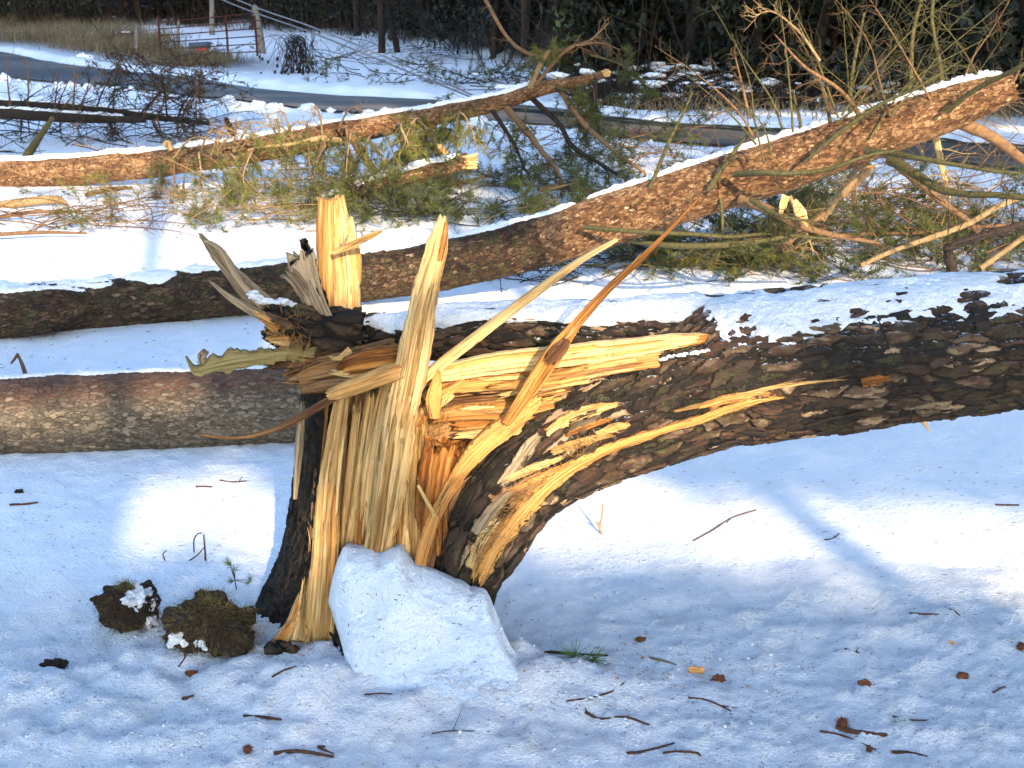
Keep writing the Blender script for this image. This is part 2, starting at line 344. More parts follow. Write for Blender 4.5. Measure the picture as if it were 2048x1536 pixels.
# ------------------------------------------------------------------ mesh helpers
def tag(o, label=None, cat=None, group=None, kind=None):
    if label: o['label'] = label
    if cat: o['category'] = cat
    if group: o['group'] = group
    if kind: o['kind'] = kind
    return o
def quads(nr, nc, wrap):
    i = np.arange(nr-1)[:, None]; j = np.arange(nc if wrap else nc-1)[None, :]; j2 = (j+1) % nc
    return np.stack([i*nc+j, i*nc+j2, (i+1)*nc+j2, (i+1)*nc+j], -1).reshape(-1, 4)
class MB:
    """collects vertices (with rest coordinates) and faces of several pieces for ONE mesh"""
    def __init__(s): s.V = []; s.R = []; s.Q = []; s.T = []; s.n = 0
    def add(s, V, Q=None, T=None, R=None):
        V = np.asarray(V, float).reshape(-1, 3); s.V.append(V); s.R.append(V if R is None else np.asarray(R, float).reshape(-1, 3))
        if Q is not None and len(Q): s.Q.append(np.asarray(Q, np.int64)+s.n)
        if T is not None and len(T): s.T.append(np.asarray(T, np.int64)+s.n)
        s.n += len(V); return s
    def build(s, name, mat, parent=None, smooth=True):
        V = np.vstack(s.V); R = np.vstack(s.R)
        Q = np.vstack(s.Q) if s.Q else np.zeros((0, 4), np.int64); T = np.vstack(s.T) if s.T else np.zeros((0, 3), np.int64)
        me = bpy.data.meshes.new(name); nq, nt = len(Q), len(T)
        off = np.zeros(3)
        if parent is None: off = np.array([(V[:, 0].min()+V[:, 0].max())/2, (V[:, 1].min()+V[:, 1].max())/2, V[:, 2].min()]); V = V-off
        else: V = V-np.array(root_loc(parent))
        me.vertices.add(len(V)); me.vertices.foreach_set('co', V.astype(np.float32).ravel())
        me.loops.add(nq*4+nt*3); me.loops.foreach_set('vertex_index', np.concatenate([Q.ravel(), T.ravel()]).astype(np.int32))
        me.polygons.add(nq+nt)
        me.polygons.foreach_set('loop_start', np.concatenate([np.arange(nq)*4, nq*4+np.arange(nt)*3]).astype(np.int32))
        me.polygons.foreach_set('loop_total', np.concatenate([np.full(nq, 4), np.full(nt, 3)]).astype(np.int32))
        me.update(calc_edges=True)
        if smooth: me.polygons.foreach_set('use_smooth', np.ones(nq+nt, bool))
        a = me.attributes.new('rest', 'FLOAT_VECTOR', 'POINT'); a.data.foreach_set('vector', R.astype(np.float32).ravel())
        for m_ in (mat if isinstance(mat, (list, tuple)) else [mat]): me.materials.append(m_)
        o = bpy.data.objects.new(name, me); COL.objects.link(o)
        if parent: o.parent = parent
        else: o.location = off
        return o
def root_loc(o):
    l = Vector((0, 0, 0))
    while o: l += o.location; o = o.parent
    return l
def empty(name, loc, label, cat, group=None):
    o = bpy.data.objects.new(name, None); COL.objects.link(o); o.location = tuple(float(v) for v in loc); o.empty_display_size = .1
    return tag(o, label, cat, group)

def frames(path, ref):
    T = np.gradient(path, axis=0); T /= np.linalg.norm(T, axis=1)[:, None]+1e-12
    ref = np.asarray(ref, float); B = ref-(T@ref)[:, None]*T; B /= np.linalg.norm(B, axis=1)[:, None]+1e-12
    return T, B, np.cross(B, T)
class Tube:
    """tapered tube; theta 0 faces the camera (-Y), theta 90 is up for a lying log / left for a standing one"""
    def __init__(s, ctrl, radii, n=200, ref=(0, -1, 0), wob=.03, seed=1):
        s.path = cat_rom(ctrl, n); s.rad = np.maximum(cat_rom(np.asarray(radii, float).reshape(-1, 1), n)[:, 0], .0005)
        s.T, s.B, s.N = frames(s.path, ref); s.flip = abs(s.T[:, 0].mean()) > .5 and s.N[:, 2].mean() < 0
        if s.flip: s.N = -s.N
        s.S = np.concatenate([[0], np.cumsum(np.linalg.norm(np.diff(s.path, axis=0), axis=1))])
        s.L = s.S[-1]; s.wob = wob; s.seed = seed
    def at(s, t, th, off=0.0):
        t = np.clip(np.asarray(t, float), 0, 1)*(len(s.path)-1); i = np.clip(np.floor(t).astype(int), 0, len(s.path)-2); f = (t-i)
        g = lambda A: A[i]*(1-f[..., None])+A[i+1]*f[..., None]
        c, B, N = g(s.path), g(s.B), g(s.N); r = s.rad[i]*(1-f)+s.rad[i+1]*f; S = s.S[i]*(1-f)+s.S[i+1]*f
        ct, st = np.cos(th), np.sin(th)
        w = 1+s.wob*fbm(np.stack([S*2.2/max(s.rad.mean()*8, .05), ct*1.3, st*1.3], -1), 3, s.seed)
        rr = r*w+off
        return c+(B*ct[..., None]+N*st[..., None])*rr[..., None], np.stack([S, ct*r, st*r], -1)
    def surf(s, nr, nc, th0=0, th1=2*math.pi, t0=0.0, t1=1.0, off=0.0, rag=None, closed=True):
        full = closed and abs(th1-th0-2*math.pi) < 1e-6
        th = np.linspace(th0, th1, nc, endpoint=not full)[None, :].repeat(nr, 0)
        a = np.linspace(0, 1, nr)[:, None].repeat(nc, 1)
        e0 = np.full((nr, nc), t0); e1 = np.full((nr, nc), t1)
        if rag:
            q = np.stack([np.cos(th)*rag[2], np.sin(th)*rag[2], 0*th], -1); k = fbm(q, 4, s.seed+5)*.5
            e0 = e0+np.abs(k)*rag[0]; e1 = e1-np.abs(k+.13)*rag[1]
        t = e0+(e1-e0)*a
        V, R = s.at(t, th, off); return V, R, full
    def mesh(s, mb, nr, nc, cap=True, **kw):
        V, R, full = s.surf(nr, nc, **kw); Qd = quads(nr, nc, full); i_ = Qd[(nr//2)*nc+nc//4]; W_ = V.reshape(-1, 3); nn = np.cross(W_[i_[1]]-W_[i_[0]], W_[i_[3]]-W_[i_[0]])
        if np.dot(nn, W_[i_[0]]-V[nr//2].mean(0)) < 0: Qd = Qd[:, ::-1]
        mb.add(V, Qd, None, R)
        if cap and full:
            for row, fl in ((0, False), (nr-1, True)):
                c = V[row].mean(0); n = nc; ring = V[row]; inner = c+(ring-c)*.5
                VV = np.vstack([ring, inner, c[None]]); RR = np.vstack([R[row], R[row]*[1, .5, .5], (R[row].mean(0)*[1, 0, 0])[None]])
                j = np.arange(n); j2 = (j+1) % n
                Q = np.stack([j, j2, n+j2, n+j], -1); Tt = np.stack([n+j, n+j2, np.full(n, 2*n)], -1)
                if not fl: Q = Q[:, ::-1]; Tt = Tt[:, ::-1]
                mb.add(VV, Q, Tt, RR)
        return mb
def px_tube(pts, rpx, **kw):
    """pts = [(px, py, Y)], rpx = radius in photograph pixels"""
    c = [P(*p) for p in pts]; return Tube(c, [r*m_per_px(p) for r, p in zip(rpx, c)], **kw)
def tube_mb(mb, pts, r, n=12, seg=5, wob=.0, jit=0.0, seed=0):
    """small branch tube added to a mesh"""
    pts = np.asarray(pts, float); path = cat_rom(pts, n)
    if jit: path = path+jit*np.linspace(.2, 1, n)[:, None]*np.stack([vn(path*3/max(jit*20, .3)+seed*7+k*31, 3+k) for k in range(3)], -1)
    r = np.asarray(r, float); rad = np.interp(np.linspace(0, 1, n), np.linspace(0, 1, len(r)), r)
    T = np.gradient(path, axis=0); T /= np.linalg.norm(T, axis=1)[:, None]+1e-12
    ref = np.array([0, -1, .15]) if abs(T[:, 1]).mean() < .8 else np.array([0, .1, 1.])
    B = ref-(T@ref)[:, None]*T; B /= np.linalg.norm(B, axis=1)[:, None]+1e-9; Nn = np.cross(B, T)
    th = np.linspace(0, 2*math.pi, seg, endpoint=False)
    rr = rad[:, None]*(1+wob*RNG.normal(size=(n, seg)))
    V = path[:, None]+(B[:, None]*np.cos(th)[None, :, None]+Nn[:, None]*np.sin(th)[None, :, None])*rr[..., None]
    S = np.concatenate([[0], np.cumsum(np.linalg.norm(np.diff(path, axis=0), axis=1))])
    R = np.stack([S[:, None].repeat(seg, 1)+seed*3.1, rad[:, None]*np.cos(th), rad[:, None]*np.sin(th)], -1)
    mb.add(V, quads(n, seg, True), None, R)
    V2 = np.vstack([V[-1], path[-1][None]+T[-1]*rad[-1]]); j = np.arange(seg)
    mb.add(V2, None, np.stack([j, (j+1) % seg, np.full(seg, seg)], -1), np.vstack([R[-1], R[-1].mean(0)[None]]))
    return path, T

def splinter_geo(mb, ctrl, hw, th, nr=60, nc=28, rag0=.0, rag1=.12, seed=0, ref=(0, -1, 0), groove=.18, twist=0.0, curl=0.0, jag=.05, slivers=7):
    """torn strip of wood: ctrl 3D points, hw half widths (m), th thickness ratio or metres"""
    rg = np.random.default_rng(seed+100); path = cat_rom(ctrl, nr*2); hwv = np.interp(np.linspace(0, 1, nr*2), np.linspace(0, 1, len(hw)), hw)
    T, B, N = frames(path, ref); S = np.concatenate([[0], np.cumsum(np.linalg.norm(np.diff(path, axis=0), axis=1))])
    a = np.linspace(0, 2*math.pi, nc, endpoint=False); cx = np.sign(np.cos(a))*np.abs(np.cos(a))**.55; sx = np.sign(np.sin(a))*np.abs(np.sin(a))**.75
    g = 1+groove*(rg.random(nc)*2-1)
    gx = sx*(1+.06*(rg.random(nc)*2-1)); gy = cx*g
    e0 = rag0*rg.random(nc)**1.4; e1 = 1-rag1*(rg.random(nc)**1.2)
    # neighbouring fibres share part of their length, front and back break alike
    for e in (e0, e1):
        f = e.copy(); e[:] = .65*f+.35*np.roll(f, 1)
    t = np.linspace(0, 1, nr)[:, None]; tt = e0+(e1-e0)*t
    ti = np.clip(tt*(nr*2-1), 0, nr*2-1.001); i = ti.astype(int); f = (ti-i)[..., None]
    gi = lambda A: A[i]*(1-f)+A[i+1]*f
    c, b, n = gi(path), gi(B), gi(N); w = (hwv[i]*(1-f[..., 0])+hwv[i+1]*f[..., 0]); Sv = S[i]*(1-f[..., 0])+S[i+1]*f[..., 0]
    sg = np.sign(sx)[None, :]; jg = fbm(np.stack([Sv*55, sg*7+0*Sv, 0*Sv+seed*3.3], -1), 3, seed+2)+.6*np.abs(vn(np.stack([Sv*160, sg*3+0*Sv, 0*Sv+seed], -1), 5))
    wn_ = 1+jag*jg*np.abs(sx)+.09*fbm(np.stack([Sv*6, np.sign(sx)[None, :]*3+0*Sv, 0*Sv+seed], -1), 2, seed)
    thm = np.minimum(th, w*1.1) if not np.isscalar(th) or th > 0 else w
    thv = np.minimum(th*(1+.15*vn(np.stack([Sv*9, 0*Sv, 0*Sv+seed], -1), 3)), w*1.15)
    X = gx*w*wn_; Yy = gy*thv + curl*(sx**2)*w
    Yy = Yy+.12*thv*vn(np.stack([Sv*7, X*260, 0*Sv+seed*2], -1), 6)
    if twist:
        an = twist*tt; X, Yy = X*np.cos(an)-Yy*np.sin(an), X*np.sin(an)+Yy*np.cos(an)
    V = c+b*Yy[..., None]+n*X[..., None]
    R = np.stack([Sv+seed*1.7, X, Yy], -1)
    mb.add(V, quads(nr, nc, True), None, R)
    if slivers:
        for q_ in range(slivers):
            t0_ = rg.uniform(0, .7); t1_ = min(1.0, t0_+rg.uniform(.12, .45)); k0, k1 = int(t0_*(nr*2-1)), int(t1_*(nr*2-1))
            if k1-k0 < 4: continue
            xo = rg.uniform(-1.0, 1.0); kk = np.linspace(k0, k1, 8).astype(int); of = np.linspace(0, 1, 8)**3*rg.uniform(0, .012)
            pth = path[kk]+N[kk]*(xo*hwv[kk])[:, None]+B[kk]*(min(th, float(hwv.mean())*1.1)*.9+.001+of)[:, None]+N[kk]*(of*rg.normal()*.8)[:, None]
            tube_mb(mb, pth, [.0004, .0016, .0012, .0003], n=8, seg=4, seed=q_)
    for row, fl in ((0, True), (nr-1, False)):
        # cap folded inside: opposite fibres bridge each other
        ring = V[row]; cc = ring.mean(0); j = np.arange(nc); Tt = np.stack([j, (j+1) % nc, np.full(nc, nc)], -1)
        if fl: Tt = Tt[:, ::-1]
        mb.add(np.vstack([ring, cc[None]]), None, Tt, np.vstack([R[row], R[row].mean(0)[None]]))
def spl(name, pts, wpx, mat, parent, th=.012, surf=None, lift=.004, **kw):
    """splinter given by image points and depth; with surf = BVH the points lie on that surface"""
    C = []
    for p in pts:
        if surf is not None and len(p) == 2: C.append(hit(surf, p[0], p[1], lift))
        else: C.append(P(*p))
    mb = MB(); splinter_geo(mb, C, [w*m_per_px(c) for w, c in zip(np.interp(np.linspace(0, 1, len(C)), np.linspace(0, 1, len(wpx)), wpx), C)], th, **kw)
    return mb.build(name, mat, parent)
def shards(pts, wpx, mats, parent, th, seed, k=4, ln=(.25, .7), wmax=.45):
    """narrow slivers split off a wide strip and lying on it"""
    rg = np.random.default_rng(seed); C = cat_rom([P(*p) for p in pts], 60); W = np.interp(np.linspace(0, 1, 60), np.linspace(0, 1, len(wpx)), wpx)*m_per_px(C[30]); T, B, N = frames(C, (0, -1, 0))
    for i in range(k):
        a = rg.uniform(0, .55); b = min(1.0, a+rg.uniform(*ln)); kk = np.linspace(a*59, b*59, 6).astype(int); xo = rg.uniform(-.8, .8); w = rg.uniform(.12, wmax)
        pth = C[kk]+N[kk]*(xo*W[kk])[:, None]+B[kk]*(min(th, W.mean())*.85+rg.uniform(0, .004)); pth[-1] += B[kk[-1]]*rg.uniform(0, .010)+N[kk[-1]]*rg.normal()*.003
        mb = MB(); splinter_geo(mb, pth, [float(W[kk[0]])*w*.6, float(W[kk[2]])*w, float(W[kk[-1]])*w*.35], .006, nr=60, nc=16, rag0=.12, rag1=.2, seed=seed+i, groove=.4, jag=.12, slivers=2); mb.build('splinter', mats[int(rg.integers(len(mats)))], parent)
def bvh_of(*meshes):
    V = []; F = []; n = 0
    for mb in meshes:
        v = np.vstack(mb.V); V += [tuple(x) for x in v.tolist()]
        for q in mb.Q: F += [tuple(int(i)+n for i in r) for r in q.tolist()]
        n += len(v)
    return bvhtree.BVHTree.FromPolygons(V, F)
def hit(b, px, py, lift=0.0):
    d = ray(px, py); d = d/np.linalg.norm(d); l, nn, i, dist = b.ray_cast(Vector(CAM), Vector(d))
    if l is None: return P(px, py, 3.15)
    return np.array(l)-d*lift
def blob(mb, c, r, amp=.25, n=14, m=20, seed=0, fr=1.5, squash=None):
    c = np.asarray(c, float); r = np.asarray(r, float)*np.ones(3)
    ph = np.linspace(0.02, math.pi-.02, n)[:, None]; th = np.linspace(0, 2*math.pi, m, endpoint=False)[None, :]
    D = np.stack([np.sin(ph)*np.cos(th), np.sin(ph)*np.sin(th), np.cos(ph)+0*th], -1)
    k = 1+amp*fbm(D*fr+seed*5.1, 3, seed); V = c+D*k[..., None]*r
    mb.add(V, quads(n, m, True)[:, ::-1]); return mb
def snow_cap(tube, t0, t1, hw, thick, nr=200, nc=25, seed=0, cen=math.pi/2, holes=0.0, fr=6.0):
    t = np.linspace(t0, t1, nr)[:, None]; a = np.linspace(-1, 1, nc)[None, :]
    S = tube.L*t; q = np.stack([S*fr, 0*S, 0*S+seed], -1)
    wl = hw*(1+.30*fbm(q, 4, seed)); wr = hw*(1+.30*fbm(q+50, 4, seed+3)); ends = np.clip(np.minimum(t-t0, t1-t)*tube.L/.08, 0, 1)**.5
    th = cen+np.where(a < 0, a*wl, a*wr)*ends
    prof = np.sqrt(np.clip(1-a**2, 0, 1))**.8
    T2, A2 = np.broadcast_arrays(t, a)
    nz = fbm(np.stack([tube.L*T2*18, A2*3.0, 0*A2+seed], -1), 4, seed+9)
    fz = fbm(np.stack([tube.L*T2*70, A2*9, 0*A2+seed*2], -1), 3, seed+21)
    h = thick*(prof**1.3*(1+.35*nz)-.16+.30*fz*(1.15-prof))*ends - holes*np.clip(fbm(np.stack([tube.L*T2*9, A2*2.2, 0*A2+seed+9], -1), 3, seed+4)-.1, 0, 1)*thick*3
    off = np.where(np.abs(A2) > .999, -.012, h)
    V, R = tube.at(T2, th+0*A2, off); mb = MB(); mb.add(V, quads(nr, nc, False), None, R); return mb
# needle tufts / leaves
def needles(mb, pts, dirs, n=12, L=.07, w=.003, spread=.8):
    pts = np.asarray(pts, float); dirs = np.asarray(dirs, float); m = len(pts)
    d = dirs[:, None]+spread*RNG.normal(size=(m, n, 3)); d /= np.linalg.norm(d, axis=2)[..., None]
    l = L*(.6+.6*RNG.random((m, n, 1))); base = pts[:, None]+0*d
    s = np.cross(d, RNG.normal(size=(m, n, 3))); s /= np.linalg.norm(s, axis=2)[..., None]+1e-9
    V = np.stack([base-s*w/2, base+s*w/2, base+d*l], 2).reshape(-1, 3); mb.add(V, None, np.arange(len(V)).reshape(-1, 3))
def leaves(mb, pts, size):
    pts = np.asarray(pts, float); m = len(pts); a = RNG.normal(size=(m, 3)); a /= np.linalg.norm(a, axis=1)[:, None]
    b = np.cross(a, RNG.normal(size=(m, 3))); b /= np.linalg.norm(b, axis=1)[:, None]; s = (size*(.6+.8*RNG.random(m)))[:, None]
    V = np.stack([pts-a*s, pts+b*s*.5, pts+a*s, pts-b*s*.5], 1).reshape(-1, 3); mb.add(V, np.arange(len(V)).reshape(-1, 4))
def twigs(mb, path, n, L, r, gmb=None, gn=10, gL=.06, gw=.003, depth=1, up=0.0, t0=.25, per=3, down=0.0):
    """side shoots along a path; leaves needle tufts in gmb"""
    path = np.asarray(path); m = len(path)
    for _ in range(n):
        t = t0+(1-t0)*random.random(); i = min(m-2, int(t*(m-1))); p = path[i]; T = path[i+1]-path[i]; T = T/(np.linalg.norm(T)+1e-9)
        d = T*.6+RNG.normal(size=3)*.7+np.array([0, 0, up-down]); d /= np.linalg.norm(d); l = L*(.4+.8*random.random())
        q = [p]; dd = d.copy()
        for k_ in range(3): dd = dd+RNG.normal(size=3)*.28+np.array([0, 0, .1*up-.25*down]); dd /= np.linalg.norm(dd); q.append(q[-1]+dd*l/3)
        pp, TT = tube_mb(mb, q, [r, r*.35], n=7, seg=3, seed=_)
        if depth > 0: twigs(mb, pp, per, L*.5, r*.6, gmb, gn, gL, gw, depth-1, up, .3, per, down)
        if gmb is not None:
            ks = [3, 4, 5, 6]; needles(gmb, pp[ks], TT[ks], gn, gL, gw)
# ================================================================== SETTING
ys = np.concatenate([np.linspace(-60, -6, 5), np.linspace(-3, 1.0, 4), np.exp(np.linspace(math.log(1.25), math.log(140), 780))])
cu = np.linspace(-1, 1, 460)
hwid = np.where(ys < 1.1, 34.0, .80*(ys+1.2)+.2*np.maximum(0, ys-8))
YY = ys[:, None]+0*cu[None]; XX = hwid[:, None]*cu[None]
ZZ = H(XX, YY)
mb = MB(); mb.add(np.stack([XX, YY, ZZ], -1), quads(len(ys), len(cu), False)); mb.V[0] = mb.V[0]
g = mb.build('snow_ground', M['ground']); tag(g, kind='structure')
lit = np.clip((YY-edgeY(XX)+.3*fbm(np.stack([XX, YY, 0*XX], -1)*.5, 3, 44)*4)/2.0, 0, 1)
# brushy verge left of the gate, between road and wood
vg = np.exp(-((YY-np.interp(XX, RF[:, 0], RF[:, 1])-4.5)/2.6)**2)*np.clip((P(640, 100, 30)[0]-XX)/2, 0, 1)
lit = np.maximum(lit, vg*.9)
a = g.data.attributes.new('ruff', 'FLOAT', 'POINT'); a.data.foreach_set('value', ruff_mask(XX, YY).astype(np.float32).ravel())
a = g.data.attributes.new('litter', 'FLOAT', 'POINT'); a.data.foreach_set('value', lit.astype(np.float32).ravel())

# road sheet
n = 160; us = np.linspace(0, 1, n); A = cat_rom(RN, n); B = cat_rom(RF, n); W = np.linspace(0, 1, 14)[None, :, None]
RS = A[:, None]*(1-W)+B[:, None]*W
ed = .10*fbm(np.stack([RS[:, :, 0]*1.2, RS[:, :, 1]*1.2, 0*RS[:, :, 0]], -1), 3, 61); RS[:, 0, 1] += ed[:, 0]+.0; RS[:, -1, 1] += ed[:, -1]
RS[..., 2] = Hb(RS[..., 0], RS[..., 1])+.035
mb = MB(); mb.add(RS, quads(n, 14, False)[:, ::-1]); r_ = mb.build('road', M['road']); tag(r_, kind='structure')

# ================================================================== THE SNAPPED PINE (hero)
base = GH(715, 1270)
pine = empty('snapped_pine_tree', (STUMP[0], 3.3, 0), 'foreground snapped pine, torn yellow stump still joined to its dark trunk bent over right', 'tree')
trunk = px_tube([(3600, 560, 3.5), (2900, 628, 3.4), (2400, 660, 3.35), (2048, 685, 3.3), (1750, 712, 3.28), (1500, 742, 3.27), (1400, 772, 3.26), (1300, 815, 3.24), (1155, 880, 3.2), (1035, 960, 3.18), (955, 1070, 3.18), (915, 1165, 3.2), (890, 1290, 3.22)],
                [115, 124, 131, 134, 144, 148, 132, 116, 101, 94, 92, 76, 80], n=500, wob=.05, seed=3)
mbT = MB(); trunk.mesh(mbT, 900, 260, t0=0, t1=1, cap=False)
mb = mbT; o = mb.build('trunk', M['bark_fore'], pine)
slab = px_tube([(1600, 676, 3.34), (1450, 664, 3.34), (1300, 662, 3.34), (1150, 664, 3.34), (950, 664, 3.32), (800, 674, 3.3), (690, 676, 3.3), (600, 668, 3.3), (535, 640, 3.3)],
               [62, 72, 64, 58, 50, 43, 44, 44, 30], n=300, wob=.08, seed=5)
mbS = MB(); slab.mesh(mbS, 420, 150, rag=(0, .16, 5)); mbS.build('broken_upper_half', M['bark_fore'], pine)
BT = None
mbLow = MB(); trunk.mesh(mbLow, 200, 48, cap=False); slab.mesh(mbLow, 80, 32); BT = bvh_of(mbLow)

# heart wood behind the wedge
hw = px_tube([(1470, 700, 3.32), (1300, 726, 3.31), (1150, 762, 3.31), (1000, 800, 3.31), (880, 835, 3.31), (820, 850, 3.31)], [12, 34, 56, 78, 92, 96], n=80, wob=.06, seed=8)
mb = MB(); hw.mesh(mb, 120, 60, rag=(0, .1, 7)); mb.build('heartwood', M['wood_dark'], pine)
# stump
st = px_tube([(722, 752, 3.34), (722, 850, 3.34), (718, 1000, 3.33), (712, 1130, 3.32), (700, 1230, 3.31), (690, 1330, 3.30)], [112, 122, 132, 148, 176, 205], n=120, wob=.07, seed=12)
mb = MB(); V, R, f_ = st.surf(160, 90, off=-.045, rag=(.10, 0, 9)); mb.add(V, quads(160, 90, True), None, R); mb.build('torn_stump_core', M['wood_dark'], pine)  # core coloured dark so the gaps between splinters look shaded
mb = MB()
for off, fl in ((0, 0), (-.035, 1)):
    V, R, f_ = st.surf(260, 150, th0=math.radians(98), th1=math.radians(346), off=off, rag=(.06, 0, 9), closed=False); mb.add(V, quads(260, 150, False) if not fl else quads(260, 150, False)[:, ::-1], None, R)
mb.build('stump_bark', M['bark_stump'], pine)
mbL = MB(); st.mesh(mbL, 60, 40, cap=False); BS = bvh_of(mbL)

# standing splinters in front (image paths, bottom to top)
FS = [ # pts, half widths, material, seed, rag
 ([(640, 1230, 3.17), (636, 1050, 3.19), (650, 900, 3.22), (662, 700, 3.26)], [26, 16, 15, 12], 'wood_dark', .05),  # coloured dark to suit the shadowed left side of the stump
 ([(636, 1290, 3.06), (650, 1130, 3.09), (657, 1000, 3.11), (672, 880, 3.12), (690, 770, 3.14)], [36, 30, 26, 20, 15], 'wood_tan', .06),
 ([(700, 1150, 3.14), (712, 1020, 3.14), (726, 900, 3.14), (745, 770, 3.15)], [20, 15, 13, 12], 'wood_tan', .1),
 ([(735, 1180, 3.12), (738, 1050, 3.12), (748, 930, 3.12), (772, 790, 3.13), (784, 740, 3.14)], [27, 24, 22, 18, 12], 'wood_pale', .1),
 ([(765, 1180, 3.13), (768, 1050, 3.12), (782, 900, 3.11), (806, 770, 3.10)], [18, 20, 20, 12], 'wood_tan', .08),
 ([(806, 1190, 3.12), (808, 1050, 3.12), (815, 940, 3.12), (826, 830, 3.12)], [30, 27, 22, 16], 'wood_tan', .14),
 ([(838, 1170, 3.13), (836, 1050, 3.13), (842, 950, 3.13), (850, 800, 3.13)], [16, 14, 10, 6], 'wood_pale', .2),
 ([(690, 1190, 3.13), (692, 1060, 3.15), (702, 940, 3.16), (716, 800, 3.17)], [13, 11, 11, 9], 'wood_pale', .1),
 ([(725, 1160, 3.10), (722, 1080, 3.11), (728, 1000, 3.12), (740, 900, 3.13)], [14, 16, 12, 3], 'wood_orange', .2),
 ([(596, 1285, 3.03), (606, 1230, 3.08), (612, 1150, 3.12)], [26, 16, 3], 'wood_tan', .3),
 ([(560, 1290, 3.02), (585, 1245, 3.06), (603, 1180, 3.09)], [20, 14, 3], 'wood_orange', .3),
 ([(590, 1000, 3.13), (598, 900, 3.14), (606, 800, 3.16)], [4, 9, 6], 'wood_grey', .2),
]
for i, (pts, w, m_, rg) in enumerate(FS):
    w = [w_*.88 for w_ in w]
    spl('splinter', pts, w, M[m_], pine, th=.022, seed=i*3+1, rag0=.03, rag1=rg, nr=90, nc=44, groove=.32)
    if max(w) > 14: shards(pts, w, [M['wood_tan'], M['wood_pale'], M['wood_orange'], M['wood_tan']], pine, .022, i*17+3, k=4)
for i in range(16):   # thin slivers filling between
    x = 640+i*13.5+random.uniform(-4, 4); t = random.uniform(775, 860); b = 1170+random.uniform(-10, 30); w = random.uniform(5, 9); dx = random.uniform(8, 26)
    spl('splinter', [(x, b, 3.165), (x+dx*.2, (b+t)/2, 3.175), (x+dx, t, 3.18)], [w, w*.9, w*.4], M[random.choice(['wood_tan', 'wood_dark', 'wood_orange', 'wood_dark', 'wood_dark'])], pine, th=.012, seed=50+i, rag1=.15, nr=50, nc=20, groove=.3)
# tall splinter (front)
spl('tall_splinter', [(752, 1130, 3.08), (776, 1000, 3.06), (800, 850, 3.03), (822, 740, 3.01), (850, 590, 2.99), (874, 490, 2.98), (886, 428, 2.98)], [28, 30, 31, 32, 27, 21, 5], M['wood_pale'], pine, th=.022, seed=200, rag1=.05, nr=180, nc=60, groove=.34, slivers=16)
spl('splinter', [(880, 520, 2.965), (890, 470, 2.96), (893, 440, 2.96)], [5, 6, 2], M['wood_orange'], pine, th=.01, seed=202, rag1=.1)
spl('splinter', [(742, 1140, 3.06), (760, 1020, 3.05), (782, 880, 3.03), (800, 760, 3.01)], [13, 12, 10, 3], M['wood_tan'], pine, th=.016, seed=203, rag1=.05, nr=90, nc=36, groove=.3)
shards([(752, 1130, 3.08), (776, 1000, 3.06), (800, 850, 3.03), (822, 740, 3.01), (850, 590, 2.99), (874, 490, 2.98)], [28, 30, 31, 32, 27, 21], [M['wood_pale'], M['wood_tan']], pine, .022, 801, k=9, ln=(.3, .45), wmax=.3)
# back plank standing up behind the trunk, sunlit
spl('back_plank', [(668, 700, 3.50), (664, 560, 3.50), (662, 470, 3.50), (660, 392, 3.50)], [28, 27, 25, 20], M['wood_pale'], pine, th=.030, seed=210, rag1=.05, nr=120, nc=50, groove=.16)
spl('back_plank', [(695, 700, 3.485), (694, 560, 3.485), (686, 470, 3.49), (679, 388, 3.50)], [27, 26, 18, 8], M['wood_pale'], pine, th=.032, seed=211, rag1=.07, nr=120, nc=50, groove=.14)
spl('back_plank', [(704, 640, 3.49), (703, 540, 3.49), (701, 470, 3.50), (697, 432, 3.50)], [12, 14, 12, 8], M['wood_pale'], pine, th=.028, seed=212, rag1=.12, nr=80, nc=40, groove=.2)
spl('back_plank', [(704, 610, 3.49), (710, 560, 3.49), (712, 520, 3.49), (711, 480, 3.5)], [6, 12, 12, 5], M['wood_orange'], pine, th=.022, seed=213, rag0=.1, rag1=.2, nr=60, nc=36, groove=.3)
spl('bark_edge', [(642, 680, 3.52), (640, 560, 3.52), (638, 470, 3.53), (640, 410, 3.53)], [6, 6, 5, 3], M['wood_dark'], pine, th=.03, seed=214, rag1=.08)
spl('splinter', [(668, 506, 3.42), (700, 492, 3.38), (735, 475, 3.34), (765, 461, 3.32)], [5, 7, 6, 3], M['wood_tan'], pine, th=.008, seed=215, rag1=.08)
spl('splinter', [(680, 498, 3.43), (690, 482, 3.42), (697, 468, 3.41)], [4, 3, 1.5], M['wood_grey'], pine, th=.006, seed=216)

# torn butt end, left of the stump
spl('torn_strip', [(690, 700, 3.2), (660, 655, 3.2), (632, 600, 3.2), (612, 550, 3.2), (600, 492, 3.2)], [10, 16, 20, 26, 30], M['wood_grey'], pine, th=.010, seed=220, rag1=.22, nr=120, nc=60, groove=.35, curl=.3)
spl('torn_strip', [(618, 600, 3.2), (592, 560, 3.19), (566, 535, 3.19)], [12, 14, 16], M['wood_grey'], pine, th=.008, seed=221, rag1=.45, nr=60, nc=44, groove=.4)
spl('bark_flap', [(668, 690, 3.215), (652, 640, 3.215), (632, 580, 3.215), (620, 520, 3.215), (604, 474, 3.215)], [14, 17, 13, 9, 6], M['bark_fore'], pine, th=.016, seed=222, rag1=.08, nr=140, nc=50, groove=.3)
spl('torn_strip', [(640, 690, 3.24), (560, 640, 3.22), (505, 590, 3.2), (460, 540, 3.19), (425, 500, 3.18), (396, 462, 3.17)], [24, 24, 20, 12, 8, 2], M['wood_grey'], pine, th=.018, seed=223, rag1=.14, nr=160, nc=64, groove=.4)
